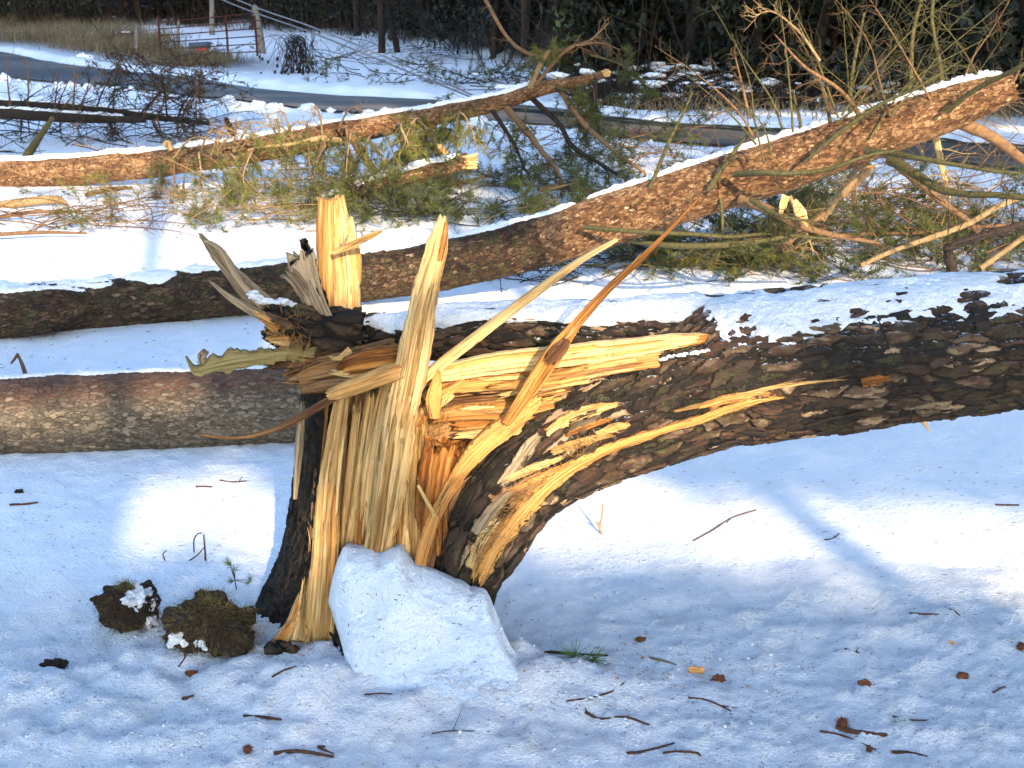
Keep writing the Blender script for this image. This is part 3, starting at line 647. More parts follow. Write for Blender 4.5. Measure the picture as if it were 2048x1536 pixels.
spl('torn_strip', [(520, 610, 3.18), (478, 560, 3.17), (440, 500, 3.16), (402, 478, 3.16)], [8, 9, 6, 2], M['wood_grey'], pine, th=.008, seed=224, rag1=.1, nr=80, nc=30)
spl('torn_strip', [(560, 648, 3.17), (510, 625, 3.16), (460, 595, 3.15), (415, 558, 3.15)], [12, 10, 6, 1.5], M['wood_grey'], pine, th=.008, seed=225, rag1=.15, nr=80, nc=30)
for i, (x, y, dx, dy) in enumerate([(560, 660, -38, -22), (556, 672, -34, -12), (565, 685, -30, -4), (548, 650, -40, -30), (575, 694, -28, 8), (552, 664, -26, -22), (566, 676, -38, 2)]):
    spl('splinter', [(x+14, y+3, 3.17), (x+dx*.5, y+dy*.5, 3.16), (x+dx, y+dy, 3.15)], [8, 5, 1], M[['wood_orange', 'wood_dark', 'wood_tan'][i % 3]], pine, th=.006, seed=230+i, rag1=.2, nr=30, nc=16)
spl('mossy_strip', [(372, 712, 3.12), (384, 732, 3.12), (402, 738, 3.12), (450, 724, 3.13), (520, 714, 3.15), (570, 706, 3.17), (640, 712, 3.2)], [2, 5, 12, 19, 17, 13, 16], M['wood_moss'], pine, th=.016, seed=240, rag1=.05, nr=140, nc=52, groove=.5, jag=.35)
spl('mossy_strip', [(406, 726, 3.12), (404, 712, 3.115), (411, 702, 3.11)], [7, 8, 7], M['wood_grey'], pine, th=.012, seed=241, rag1=.15, nr=24)
spl('dark_torn_fibres', [(560, 760, 3.17), (640, 745, 3.17), (720, 725, 3.17), (800, 700, 3.2)], [8, 28, 30, 26], M['wood_dark'], pine, th=.03, seed=242, rag0=.3, rag1=.1, nr=120, nc=60, groove=.5)
spl('dark_torn_fibres', [(520, 735, 3.19), (600, 722, 3.19), (700, 712, 3.2)], [4, 16, 20], M['wood_dark'], pine, th=.03, seed=243, rag0=.3, nr=80, nc=44, groove=.5)
spl('torn_block', [(672, 748, 3.10), (700, 730, 3.08), (740, 722, 3.07), (790, 716, 3.08), (812, 712, 3.12)], [5, 20, 27, 27, 22], M['wood_orange'], pine, th=.035, seed=244, rag0=.22, rag1=.05, nr=100, nc=60, groove=.3)
spl('splinter', [(656, 744, 3.07), (720, 748, 3.06), (780, 735, 3.06)], [4, 9, 8], M['wood_pale'], pine, th=.010, seed=245, rag0=.25, nr=60, nc=36, groove=.3)
spl('splinter', [(700, 700, 3.1), (678, 716, 3.08), (655, 712, 3.08)], [8, 5, 1], M['wood_tan'], pine, th=.006, seed=246, rag1=.3)
spl('splinter', [(655, 790, 3.02), (690, 781, 3.01), (735, 765, 3.0), (790, 745, 3.0), (812, 738, 3.03)], [9, 15, 17, 17, 10], M['wood_pale'], pine, th=.022, seed=247, rag0=.06, nr=90, nc=44, groove=.25)
spl('bark_strip', [(395, 868, 3.16), (470, 876, 3.14), (540, 862, 3.12), (600, 835, 3.10), (650, 806, 3.08), (684, 788, 3.07)], [1.5, 3, 6, 8, 8, 6], M['wood_dark'], pine, th=.010, seed=248, rag0=.05, nr=100, nc=36, groove=.3)
spl('bark_strip', [(600, 782, 3.13), (650, 772, 3.12), (720, 766, 3.12), (760, 762, 3.12)], [8, 12, 12, 8], M['wood_dark'], pine, th=.014, seed=249, rag0=.1, nr=60, nc=36, groove=.4)

butt = px_tube([(720, 668, 3.24), (650, 662, 3.22), (590, 648, 3.2), (548, 628, 3.2), (520, 610, 3.2)], [42, 42, 36, 24, 10], n=80, wob=.16, seed=15)
mb = MB(); butt.mesh(mb, 160, 90, rag=(0, .35, 7)); mb.build('butt_bark', M['bark_stump'], pine)
# wood in the wedge between the halves
WS = [
 ([(1470, 668, 3.16), (1350, 682, 3.145), (1200, 703, 3.13), (1000, 726, 3.13), (865, 750, 3.12)], [3, 15, 21, 22, 15], 'wood_pale', .06, .02),
 ([(1320, 718, 3.13), (1200, 738, 3.12), (1080, 762, 3.11), (962, 777, 3.10)], [14, 14, 12, 4], 'wood_pale', .14, .016),
 ([(1240, 725, 3.17), (1100, 748, 3.17), (950, 762, 3.17), (850, 775, 3.17)], [13, 18, 20, 17], 'wood_orange', .12, .02),
 ([(1150, 775, 3.18), (1050, 795, 3.18), (950, 805, 3.18), (840, 815, 3.18)], [10, 14, 15, 11], 'wood_dark', .14, .012),
 ([(1110, 802, 3.15), (1020, 820, 3.14), (930, 824, 3.13), (850, 838, 3.13)], [14, 17, 15, 9], 'wood_pale', .16, .02),
 ([(1080, 830, 3.16), (1000, 842, 3.16), (900, 850, 3.16)], [12, 14, 10], 'wood_orange', .14, .016),
 ([(1045, 858, 3.12), (970, 866, 3.12), (900, 872, 3.12)], [9, 11, 5], 'wood_tan', .2, .012),
 ([(1180, 760, 3.14), (1060, 778, 3.14), (990, 792, 3.14)], [5, 7, 2], 'wood_tan', .2, .008),
 ([(900, 780, 3.12), (860, 815, 3.12), (830, 850, 3.12)], [16, 14, 8], 'wood_pale', .15, .014),
 ([(850, 800, 3.12), (880, 790, 3.12), (940, 752, 3.13)], [14, 13, 8], 'wood_orange', .15, .014),
]
for i, (pts, w, m_, rg, th) in enumerate(WS):
    spl('wedge_strip', pts, w, M[m_], pine, th=th, seed=300+i*3, rag0=.03, rag1=rg, nr=110, nc=48, groove=.34)
    if max(w) > 12: shards(pts, w, [M['wood_orange'], M['wood_pale'], M['wood_dark'], M['wood_orange']], pine, th, i*13+900, k=4)
for i in range(12):
    t = i/11; x0 = 1230-180*t+random.uniform(-40, 60); y0 = 720+110*t; L = random.uniform(120, 260)
    spl('wedge_strip', [(x0, y0, 3.16), (x0-L*.5, y0+L*.10, 3.15), (x0-L, y0+L*.15+random.uniform(-4, 8), 3.15)], [3, 5, 1.5], M[random.choice(['wood_orange', 'wood_pale', 'wood_dark'])], pine, th=.006, seed=340+i, rag1=.2, nr=40, nc=14, groove=.3)
spl('wood_block', [(868, 1100, 3.12), (868, 1010, 3.13), (876, 940, 3.14), (890, 868, 3.15)], [26, 36, 42, 46], M['wood_orange'], pine, th=.05, seed=360, rag1=.22, nr=120, nc=80, groove=.35)
spl('wood_block', [(850, 1140, 3.09), (846, 1060, 3.10), (845, 985, 3.11)], [14, 10, 3], M['wood_pale'], pine, th=.014, seed=361, rag1=.2, nr=60, nc=30)
spl('orange_sliver', [(868, 836, 3.05), (866, 800, 3.04), (873, 765, 3.035), (878, 738, 3.03)], [9, 17, 11, 2], M['wood_orange'], pine, th=.004, seed=362, rag1=.06)
spl('splinter', [(838, 1110, 3.07), (880, 1010, 3.07), (935, 925, 3.08), (990, 876, 3.09)], [4, 6, 6, 4], M['wood_grey'], pine, th=.006, seed=363, rag1=.15)
spl('splinter', [(836, 970, 3.06), (858, 1010, 3.05), (872, 1035, 3.05)], [3, 4, 2], M['wood_tan'], pine, th=.005, seed=364)
spl('splinter', [(846, 1060, 3.09), (900, 985, 3.09), (960, 905, 3.1)], [5, 7, 5], M['wood_orange'], pine, th=.008, seed=365)
# inner face of the hinge
spl('hinge_wood', [(832, 1165, 3.06), (852, 1080, 3.07), (890, 990, 3.08), (950, 905, 3.085), (1030, 838, 3.09), (1085, 792, 3.1)], [10, 12, 11, 18, 19, 8], M['wood_orange'], pine, th=.03, seed=370, rag0=.08, rag1=.06, nr=160, nc=50, groove=.3)
spl('hinge_wood', [(850, 1160, 3.08), (880, 1060, 3.1), (930, 960, 3.12)], [10, 8, 5], M['wood_dark'], pine, th=.02, seed=371)
spl('long_diagonal_splinter', [(1012, 846, 3.05), (1062, 775, 3.02), (1108, 708, 2.99), (1150, 652, 2.97), (1215, 580, 2.94), (1300, 500, 2.9), (1402, 392, 2.86)], [9, 15, 19, 11, 8, 5, 1.5], M['wood_orange'], pine, th=.008, seed=372, rag1=.03, nr=160, nc=24)
spl('splinter', [(1100, 720, 2.985), (1160, 640, 2.965), (1230, 568, 2.94), (1300, 495, 2.9)], [3, 5, 4, 1], M['wood_pale'], pine, th=.005, seed=374, rag1=.05, nr=100)
spl('dark_bark_patch', [(1092, 728, 2.975), (1118, 700, 2.965), (1138, 676, 2.96)], [12, 15, 7], M['wood_dark'], pine, th=.008, seed=373, rag0=.3, rag1=.3, nr=30)
spl('long_pale_splinter', [(812, 788, 3.06), (880, 730, 3.04), (960, 668, 3.02), (1050, 600, 3.0), (1150, 528, 2.98), (1240, 476, 2.97)], [9, 11, 10, 9, 6, 3], M['wood_pale'], pine, th=.012, seed=375, rag1=.04, nr=140, nc=28, twist=.4)

# wood laid bare on the bent trunk: irregular patches following the surface
def patch(pts, wpx, mat, name='bare_wood', lift=.009, th=.006, **kw):
    return spl(name, pts, wpx, mat, pine, th=th, surf=BT, lift=lift, nr=180, nc=52, rag0=.10, rag1=.12, groove=.5, jag=.28, slivers=14, **kw)
EX = [([(1588, 790), (1500, 803), (1400, 838), (1300, 868), (1200, 905), (1120, 950), (1060, 1005), (1005, 1070), (970, 1130), (952, 1175)], [2, 9, 9, 9, 10, 13, 17, 19, 17, 10], 'wood_orange'),
      ([(1545, 786), (1460, 797), (1390, 815)], [4, 9, 4], 'wood_orange'),
      ([(1090, 868), (1130, 842), (1180, 822), (1245, 806)], [8, 14, 11, 3], 'wood_pale'),
      ([(1130, 872), (1175, 852), (1225, 836)], [3, 6, 3], 'wood_orange'),
      ([(1100, 905), (1160, 884), (1230, 868)], [6, 8, 3], 'wood_tan'),
      ([(1190, 868), (1225, 856), (1262, 848)], [4, 8, 3], 'wood_pale'),
      ([(1340, 824), (1420, 806), (1560, 772), (1700, 758)], [2, 4, 3, 1], 'wood_tan'),
      ([(1722, 766), (1748, 760), (1790, 756)], [8, 8, 2], 'wood_orange'),
      ([(1000, 965), (1060, 938), (1130, 912)], [6, 8, 4], 'wood_tan'),
      ([(985, 1010), (1040, 985), (1090, 950)], [22, 22, 12], 'wood_dark'),
      ([(1010, 985), (1060, 962), (1110, 940), (1160, 922)], [3, 5, 5, 2], 'wood_orange'),
      ([(950, 1070), (985, 1020), (1030, 975)], [14, 12, 7], 'wood_grey'),
      ([(940, 1140), (960, 1085), (1000, 1035)], [10, 12, 8], 'wood_tan'),
      ([(1420, 672), (1360, 690), (1300, 700)], [4, 14, 16], 'wood_orange'),
      ([(1000, 975), (1030, 935), (1062, 890), (1080, 868)], [9, 12, 14, 6], 'wood_grey'),
      ([(1150, 742), (1250, 722), (1330, 705)], [8, 8, 4], 'wood_tan')]
for i, (pts, w, m_) in enumerate(EX): patch(pts, w, M[m_], seed=400+i*2, lift=.006 if i != 9 else .004)
# curly fibres along the tear
mb = MB()
def fib(px, py, Y, dx, dy, L, r=.0011, cur=.6):
    p = P(px, py, Y); s = m_per_px(p); d = np.array([dx, random.uniform(-.6, .1), dy]); d /= np.linalg.norm(d); q = [p]; 
    for k_ in range(4): d = d+RNG.normal(size=3)*cur*.35; d /= np.linalg.norm(d); q.append(q[-1]+d*L*s/4)
    tube_mb(mb, q, [r, r*.4], n=8, seg=3)
for i in range(210):
    t = random.random(); c = hit(BT, *(np.array([960, 1150])*(1-t)**2+2*t*(1-t)*np.array([985, 1000])+t*t*np.array([1190, 880])+RNG.normal(size=2)*9), .012)
    q = c; px = 1024+FPX*(q[0])/np.dot(q-CAM, FW); py = 768-FPX*np.dot(q-CAM, UP)/np.dot(q-CAM, FW)
    fib(px, py, q[1], random.uniform(-1, .6), random.uniform(-.2, 1), random.uniform(10, 32))
for i in range(70): x = random.uniform(800, 900); fib(x, random.uniform(820, 900), 3.09, random.uniform(-.2, .25), 1, random.uniform(14, 50), .0009, .2)
for i in range(60): x = random.uniform(880, 1280); fib(x, 745-(x-880)*.12, 3.11, random.uniform(-.4, .4), random.uniform(-1, .4), random.uniform(8, 30), .0007, .3)
for i in range(60): y = random.uniform(800, 1150); fib(random.choice([700, 760, 790, 812])+random.uniform(-8, 8)+(1100-y)*.1, y, 3.06, random.uniform(-1, 1), random.uniform(-.5, 1), random.uniform(8, 26), .0007, .4)
for i in range(70): fib(random.uniform(560, 620), random.uniform(620, 700), 3.16, random.uniform(-.7, .4), random.uniform(-1, .3), random.uniform(12, 60), .001, .4)
o = mb.build('wood_fibres', M['wood_pale'], pine); tag(o, kind='stuff')

# loose bark plates: one flake each
def plate_mesh(name, L, Wd, th, seed):
    rg = np.random.default_rng(seed); n = 13; a = np.linspace(0, 2*math.pi, n, endpoint=False)+rg.normal(size=13)*.08; r = .62+.62*rg.random(n)
    x = np.cos(a)*r*L/2; y = np.sin(a)*r*Wd/2; V = []
    for z, s in ((-th*.6, 1.12), (th*.5, 1.0), (th, .72)): V += [(x[i]*s, y[i]*s, z+th*.35*rg.random()) for i in range(n)]
    V.append((0, 0, th*(.9+.3*rg.random()))); F = []
    for k_ in (0, 1): F += [(k_*n+i, k_*n+(i+1) % n, (k_+1)*n+(i+1) % n, (k_+1)*n+i) for i in range(n)]
    F += [(2*n+i, 2*n+(i+1) % n, 3*n) for i in range(n)]
    me = bpy.data.meshes.new(name); me.from_pydata(V, [], F); a_ = me.attributes.new('rest', 'FLOAT_VECTOR', 'POINT'); a_.data.foreach_set('vector', np.array(V, np.float32).ravel()); return me
def plate_material(name, cols):
    k = NT(name, 'BUMP'); v = k.attr('rest'); inf = k.n('ShaderNodeObjectInfo'); w = k.n('ShaderNodeCombineXYZ'); k.l(k.math('MULTIPLY', inf.outputs['Random'], 50.0), w.inputs[0])
    v = k.vmath('ADD', v, w.outputs[0]); f = k.noise(k.mapping(v, (.4, 1, 1)), 160, 5, .7); g_ = k.noise(v, 50, 3, .6)
    t = k.math('ADD', k.math('MULTIPLY', inf.outputs['Random'], .7), k.math('MULTIPLY', g_, .45)); t = k.math('SUBTRACT', t, .08)
    c = k.mix(k.math('MULTIPLY', f, .8), k.ramp(t, cols), k.ramp(f, [(.3, .02), (.7, .6)]), 'OVERLAY'); k.col(c).rough(.75); k.bump(f, .004); return k.m
M['plate_dark'] = plate_material('bark_plate_dark', [(.1, (.006, .005, .004)), (.45, (.018, .013, .009)), (.66, (.036, .022, .014)), (.82, (.050, .032, .020)), (.93, (.12, .083, .050)), (.99, (.28, .20, .12))])
M['plate_scaly'] = plate_material('bark_plate_scaly', [(.1, (.06, .045, .033)), (.5, (.13, .10, .070)), (.9, (.28, .21, .14))])
def scatter_plates(tube, n, t0, t1, th0, th1, L, Wd, thk, mat, parent, seed, nv=14, reject=None):
    rg = np.random.default_rng(seed); ms = [plate_mesh('bark_plate', L*(.6+.9*rg.random()), Wd*(.6+.8*rg.random()), thk*(.6+.8*rg.random()), seed+i) for i in range(nv)]
    for m_ in ms: m_.materials.append(mat)
    rl = root_loc(parent); c = 0; tries = 0; first = None
    while c < n and tries < n*6:
        tries += 1; t = t0+(t1-t0)*rg.random(); th = th0+(th1-th0)*rg.random()
        p, _r = tube.at(np.array(t), np.array(th), .004); p = p.reshape(3)
        if reject:
            d = p-CAM; w = np.dot(d, FW)
            if reject(1024+FPX*d[0]/w, 768-FPX*np.dot(d, UP)/w): continue
        p2, _r = tube.at(np.array(min(1, t+.01)), np.array(th), .004); p3, _r = tube.at(np.array(t), np.array(th+.1), .004)
        X = Vector(p2.reshape(3)-p).normalized(); Yv = Vector(p3.reshape(3)-p); Z = X.cross(Yv).normalized(); c0, _r = tube.at(np.array(t), np.array(th), -.05)
        if Z.dot(Vector(p-c0.reshape(3))) < 0: Z = -Z
        Yv = Z.cross(X)
        Rm = Matrix((X, Yv, Z)).transposed() @ Matrix.Rotation(rg.normal()*.10, 3, 'Z') @ Matrix.Rotation(rg.normal()*.05, 3, 'Y') @ Matrix.Rotation(rg.normal()*.07, 3, 'X')
        if first is None: o = bpy.data.objects.new('bark_plate', ms[0]); first = o
        else: o = first.copy(); o.data = ms[int(rg.integers(nv))]
        COL.objects.link(o); o.parent = parent; o.matrix_local = Matrix.Translation(Vector(p)-rl) @ Rm.to_4x4(); c += 1
def rj(px, py):
    if px < 780 or px > 2110: return True
    # keep the torn opening free
    if 800 < px < 1430 and py < 930-(px-800)*.42 and py > 690: return True
    for pts, w, m_ in EX:
        for k_ in range(len(pts)-1):
            a_, b_ = np.array(pts[k_], float), np.array(pts[k_+1], float); q = np.array([px, py]); tt = np.clip(np.dot(q-a_, b_-a_)/np.dot(b_-a_, b_-a_), 0, 1)
            if np.linalg.norm(a_+(b_-a_)*tt-q) < max(w)+12: return True
    return False
scatter_plates(trunk, 215, .22, .97, -1.25, 1.15, .085, .022, .0024, M['plate_dark'], pine, 900, reject=rj)
scatter_plates(slab, 55, .05, .86, -.3, 1.7, .075, .020, .0024, M['plate_dark'], pine, 950)
# snag below the trunk
mb = MB(); tube_mb(mb, [P(1842, 838, 3.2), P(1852, 850, 3.19), P(1858, 864, 3.18)], [.010, .006, .001], n=8, seg=8); mb.build('branch_stub', M['wood_tan'], pine)
mb = MB(); tube_mb(mb, [P(430, 700, 3.0), P(431, 701, 3.0)], [.001, .0005], n=3)

# snow lying on the trunk
def snowthing(name, mb, label, mat='snow'): return tag(mb.build(name, M[mat]), label, 'snow')
sc = snow_cap(trunk, .0, .46, .66, .016, nr=620, nc=64, seed=4, cen=math.pi/2-.28, holes=.45, fr=8); snowthing('snow_cover', sc, 'crusty grainy snow lying along the top of the big dark foreground trunk', 'icy')
sc = snow_cap(slab, .03, .70, .72, .022, nr=460, nc=50, seed=14, cen=math.pi/2-.46, holes=.45, fr=8); snowthing('snow_cover', sc, 'thin broken strip of snow on the split upper trunk above the torn wood', 'icy')
sc = snow_cap(slab, .68, .93, .75, .024, nr=120, nc=30, seed=24, cen=math.pi/2-.5, holes=.5); snowthing('snow_cover', sc, 'wet snow patch caught at the torn butt between the two upright bark strips', 'icy')
mb = crumbs(MB(), [hit(BT, 1420, 700, .008), hit(BT, 1330, 716, .010), hit(BT, 1230, 742, .010), hit(BT, 1140, 772, .008)], 150, .0055, .0035, 5); snowthing('snow_streak', mb, 'narrow streak of granular snow along the lower lip of the torn opening', 'icy')
mb = crumbs(MB(), [P(500, 588, 3.16), P(535, 603, 3.18), P(575, 606, 3.20), P(610, 632, 3.22)], 170, .0085, .006, 6); snowthing('snow_patch', mb, 'small snow patch on the grey torn strip pointing up to the left', 'icy')

# snow bank thrown against the stump
TOP = cat_rom([(655, 1200, 3.06), (668, 1140, 3.05), (684, 1096, 3.05), (705, 1094, 3.05), (757, 1104, 3.045), (772, 1096, 3.045), (806, 1102, 3.04), (822, 1128, 3.04), (866, 1140, 3.03), (900, 1158, 3.02), (940, 1180, 3.0), (968, 1184, 2.98), (986, 1235, 2.97), (984, 1275, 2.95), (1030, 1312, 2.93), (1090, 1350, 2.9), (1180, 1390, 2.85), (1290, 1408, 2.83)], 170)
BOT = cat_rom([(706, 1345), (712, 1352), (730, 1362), (760, 1372), (800, 1382), (850, 1390), (900, 1396), (950, 1402), (1000, 1406), (1060, 1410), (1120, 1412), (1200, 1414), (1260, 1414), (1320, 1412)], 170)
nu, nv_ = 170, 90
T3 = np.array([P(*p) for p in TOP]); B3 = np.array([GH(p[0], p[1], -.03) for p in BOT])
for _k in range(14): T3[1:-1] = .25*T3[:-2]+.5*T3[1:-1]+.25*T3[2:]
u = np.linspace(0, 1, nu)[:, None]; v = np.linspace(0, 1, nv_)[None, :]
vv = v[..., None]; base3 = T3[:, None]*(1-vv)+B3[:, None]*vv; base3[..., 2] = B3[:, None, 2]+(T3[:, None, 2]-B3[:, None, 2])*(1-vv[..., 0])**1.22
rnd = lambda e, w: np.sqrt(np.clip(1-(1-np.clip(e/w, 0, 1))**2, 0, 1))
bul = rnd(v, .16)*rnd(u, .06)
hgt = np.clip((T3[:, 2]-B3[:, 2])/.55, 0, 1)[:, None]
q = base3*9; nz = fbm(q, 4, 71); nz2 = fbm(base3*35, 3, 72)
front = base3.copy(); front[..., 1] -= bul*(.10*hgt+.015)*(1+.12*nz)+.008*nz*bul+.0015*nz2; front[..., 2] += .010*nz*bul*hgt+.003*nz2
ln = -(.25*np.sin(v*math.pi)*.08)*hgt; front[..., 1] += -ln*.6
back = base3.copy(); back[..., 1] += bul*(.16*hgt+.02)
rim = np.exp(-(v/.10)**2)+np.exp(-((1-u)/.05)**2)*.4; n5 = fbm(base3*22, 4, 75); n6 = fbm(base3*80, 3, 76)
front[..., 2] += rim*.010*n5; front[..., 1] -= .004*n5+.0022*n6; back[..., 2] += rim*.010*n5
mb = MB(); mb.add(front, quads(nu, nv_, False)[:, ::-1]); mb.add(back, quads(nu, nv_, False)); crumbs(mb, [b_+np.array([0, -.02, .035]) for b_ in B3[::12]], 90, .0045, .014, 78)
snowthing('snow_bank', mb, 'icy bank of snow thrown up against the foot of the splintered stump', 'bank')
_bv = bvhtree.BVHTree.FromPolygons([tuple(v_) for v_ in front.reshape(-1, 3).tolist()], [tuple(int(i) for i in q_) for q_ in quads(nu, nv_, False)])
mb = MB()
for i in range(260):
    px, py = random.uniform(670, 1060), 1100+280*random.random(); d_ = ray(px, py); d_ /= np.linalg.norm(d_); l_, n_, i_, k_ = _bv.ray_cast(Vector(CAM), Vector(d_))
    if l_ is None: continue
    p_ = np.array(l_)-d_*.0008; a_ = random.uniform(-3, 3); L_ = random.choice([.002, .003, .004, .011]); tube_mb(mb, [p_, p_+np.array([math.cos(a_), 0, math.sin(a_)])*L_*random.uniform(.5, 1.2)], [random.uniform(.0005, .0016), .0005], n=3, seg=4)
tag(mb.build('bark_specks', M['twig']), 'dark bark specks stuck on the icy bank at the stump', 'litter', kind='stuff')

# ================================================================== OTHER LOGS
def log_thing(name, label, cat='log', group=None, at=None): return empty(name, at, label, cat, group)
# scaly log behind the stump
Ls = px_tube([(-700, 905, 4.95), (-300, 868, 4.98), (0, 842, 5.0), (200, 832, 5.02), (400, 820, 5.05), (620, 808, 5.1), (760, 800, 5.15)], [86, 85, 84, 83, 80, 76, 70], n=260, wob=.03, seed=31)
rt = log_thing('scaly_log', 'grey scaly log with red-brown upper side, passing behind the stump on the left', at=(Ls.path[130][0], 5.0, 0))
mb = MB(); Ls.mesh(mb, 620, 220, rag=(0, .02, 4)); mb.build('trunk', M['bark_scaly'], rt)
scatter_plates(Ls, 240, .32, .97, -1.0, 1.0, .026, .015, .0012, M['plate_scaly'], rt, 970)
snowthing('snow_cover', snow_cap(Ls, .0, .83, .22, .016, nr=300, nc=16, seed=34, cen=math.pi/2+.15), 'thin line of snow along the top of the scaly grey log on the left')

# leaning red pine: dark on the left, orange at the right where it lifts
LP = px_tube([(-500, 650, 7.0), (0, 625, 6.95), (300, 600, 7.15), (600, 570, 7.4), (800, 545, 7.5), (1050, 492, 7.45), (1250, 428, 7.3), (1500, 350, 7.1), (1750, 268, 6.9), (1920, 208, 6.8), (2030, 172, 6.75)], [54, 53, 50, 48, 48, 50, 51, 52, 48, 42, 28], n=400, wob=.07, seed=41)
lp = empty('leaning_pine', (LP.path[150][0], 7.4, .3), 'long fallen pine, dark on the snow at left, rising orange-barked to the upper right', 'tree')
isp = .52
mb = MB(); LP.mesh(mb, 420, 120, t0=0, t1=isp, cap=False); mb.build('trunk', M['bark_mid'], lp)
mb = MB(); LP.mesh(mb, 460, 120, t0=isp-.002, t1=1, cap=True, rag=(0, .02, 5)); mb.build('upper_trunk', M['bark_orange'], lp)
snowthing('snow_cover', snow_cap(LP, .0, .22, .62, .035, nr=260, nc=26, seed=44, cen=math.pi/2-.12, holes=.5), 'snow lying on the left end of the dark mossy fallen trunk behind')
snowthing('snow_cover', snow_cap(LP, .22, .56, .36, .035, nr=300, nc=22, seed=46, cen=math.pi/2+.1, holes=.3), 'snow on the middle of the long fallen pine just behind the sunlit plank')
snowthing('snow_cover', snow_cap(LP, .57, .985, .32, .035, nr=300, nc=22, seed=47, cen=math.pi/2+.15, holes=.6), 'white snow line along the rising orange trunk at the upper right')
# lower half-root flap at left of the leaning pine
Lb = px_tube([(-400, 640, 6.8), (0, 630, 6.78), (120, 618, 6.85), (200, 600, 7.0)], [44, 44, 40, 10], n=60, wob=.1, seed=43)
mb = MB(); Lb.mesh(mb, 160, 70); mb.build('swollen_bark_ridge', M['bark_mid'], lp)
snowthing('snow_cover', snow_cap(Lb, .02, .97, .22, .03, nr=120, nc=14, seed=49, cen=math.pi/2-.1), 'short lower streak of snow on the bark ridge at the far left')

def branch(parent, pts, rpx, mat, nt=8, tl=60, tr=1.2, nm=None, name='branch', jit=.02, depth=1, gn=9, gL=.07, gw=.005, down=0.0, up=0.0, per=3, label=None, seg=8):
    """one branch with its own twigs (and needles) as sub-parts"""
    C = [P(*p) for p in pts]; s = m_per_px(C[len(C)//2]); mb = MB(); rpx = [r*(1.0-.35*i/max(1, len(rpx)-1)) for i, r in enumerate(rpx)]
    path, T = tube_mb(mb, C, [max(.0012, r*m_per_px(c)) for r, c in zip(np.interp(np.linspace(0, 1, len(C)), np.linspace(0, 1, len(rpx)), rpx), C)], n=max(14, 6*len(C)), seg=seg, wob=.06, jit=jit, seed=random.randint(0, 99))
    o = mb.build(name, M[mat], parent)
    if label: o['label'] = label
    if nt:
        tm = MB(); gm = MB() if nm else None; twigs(tm, path, nt, tl*s, tr*s, gm, gn, gL, gw, depth, up=up, per=per, down=down)
        sub = tag(tm.build('twigs', M[mat], o), kind='stuff')
        if gm is not None and gm.n: tag(gm.build('needles', M[nm], o), kind='stuff')
    return o
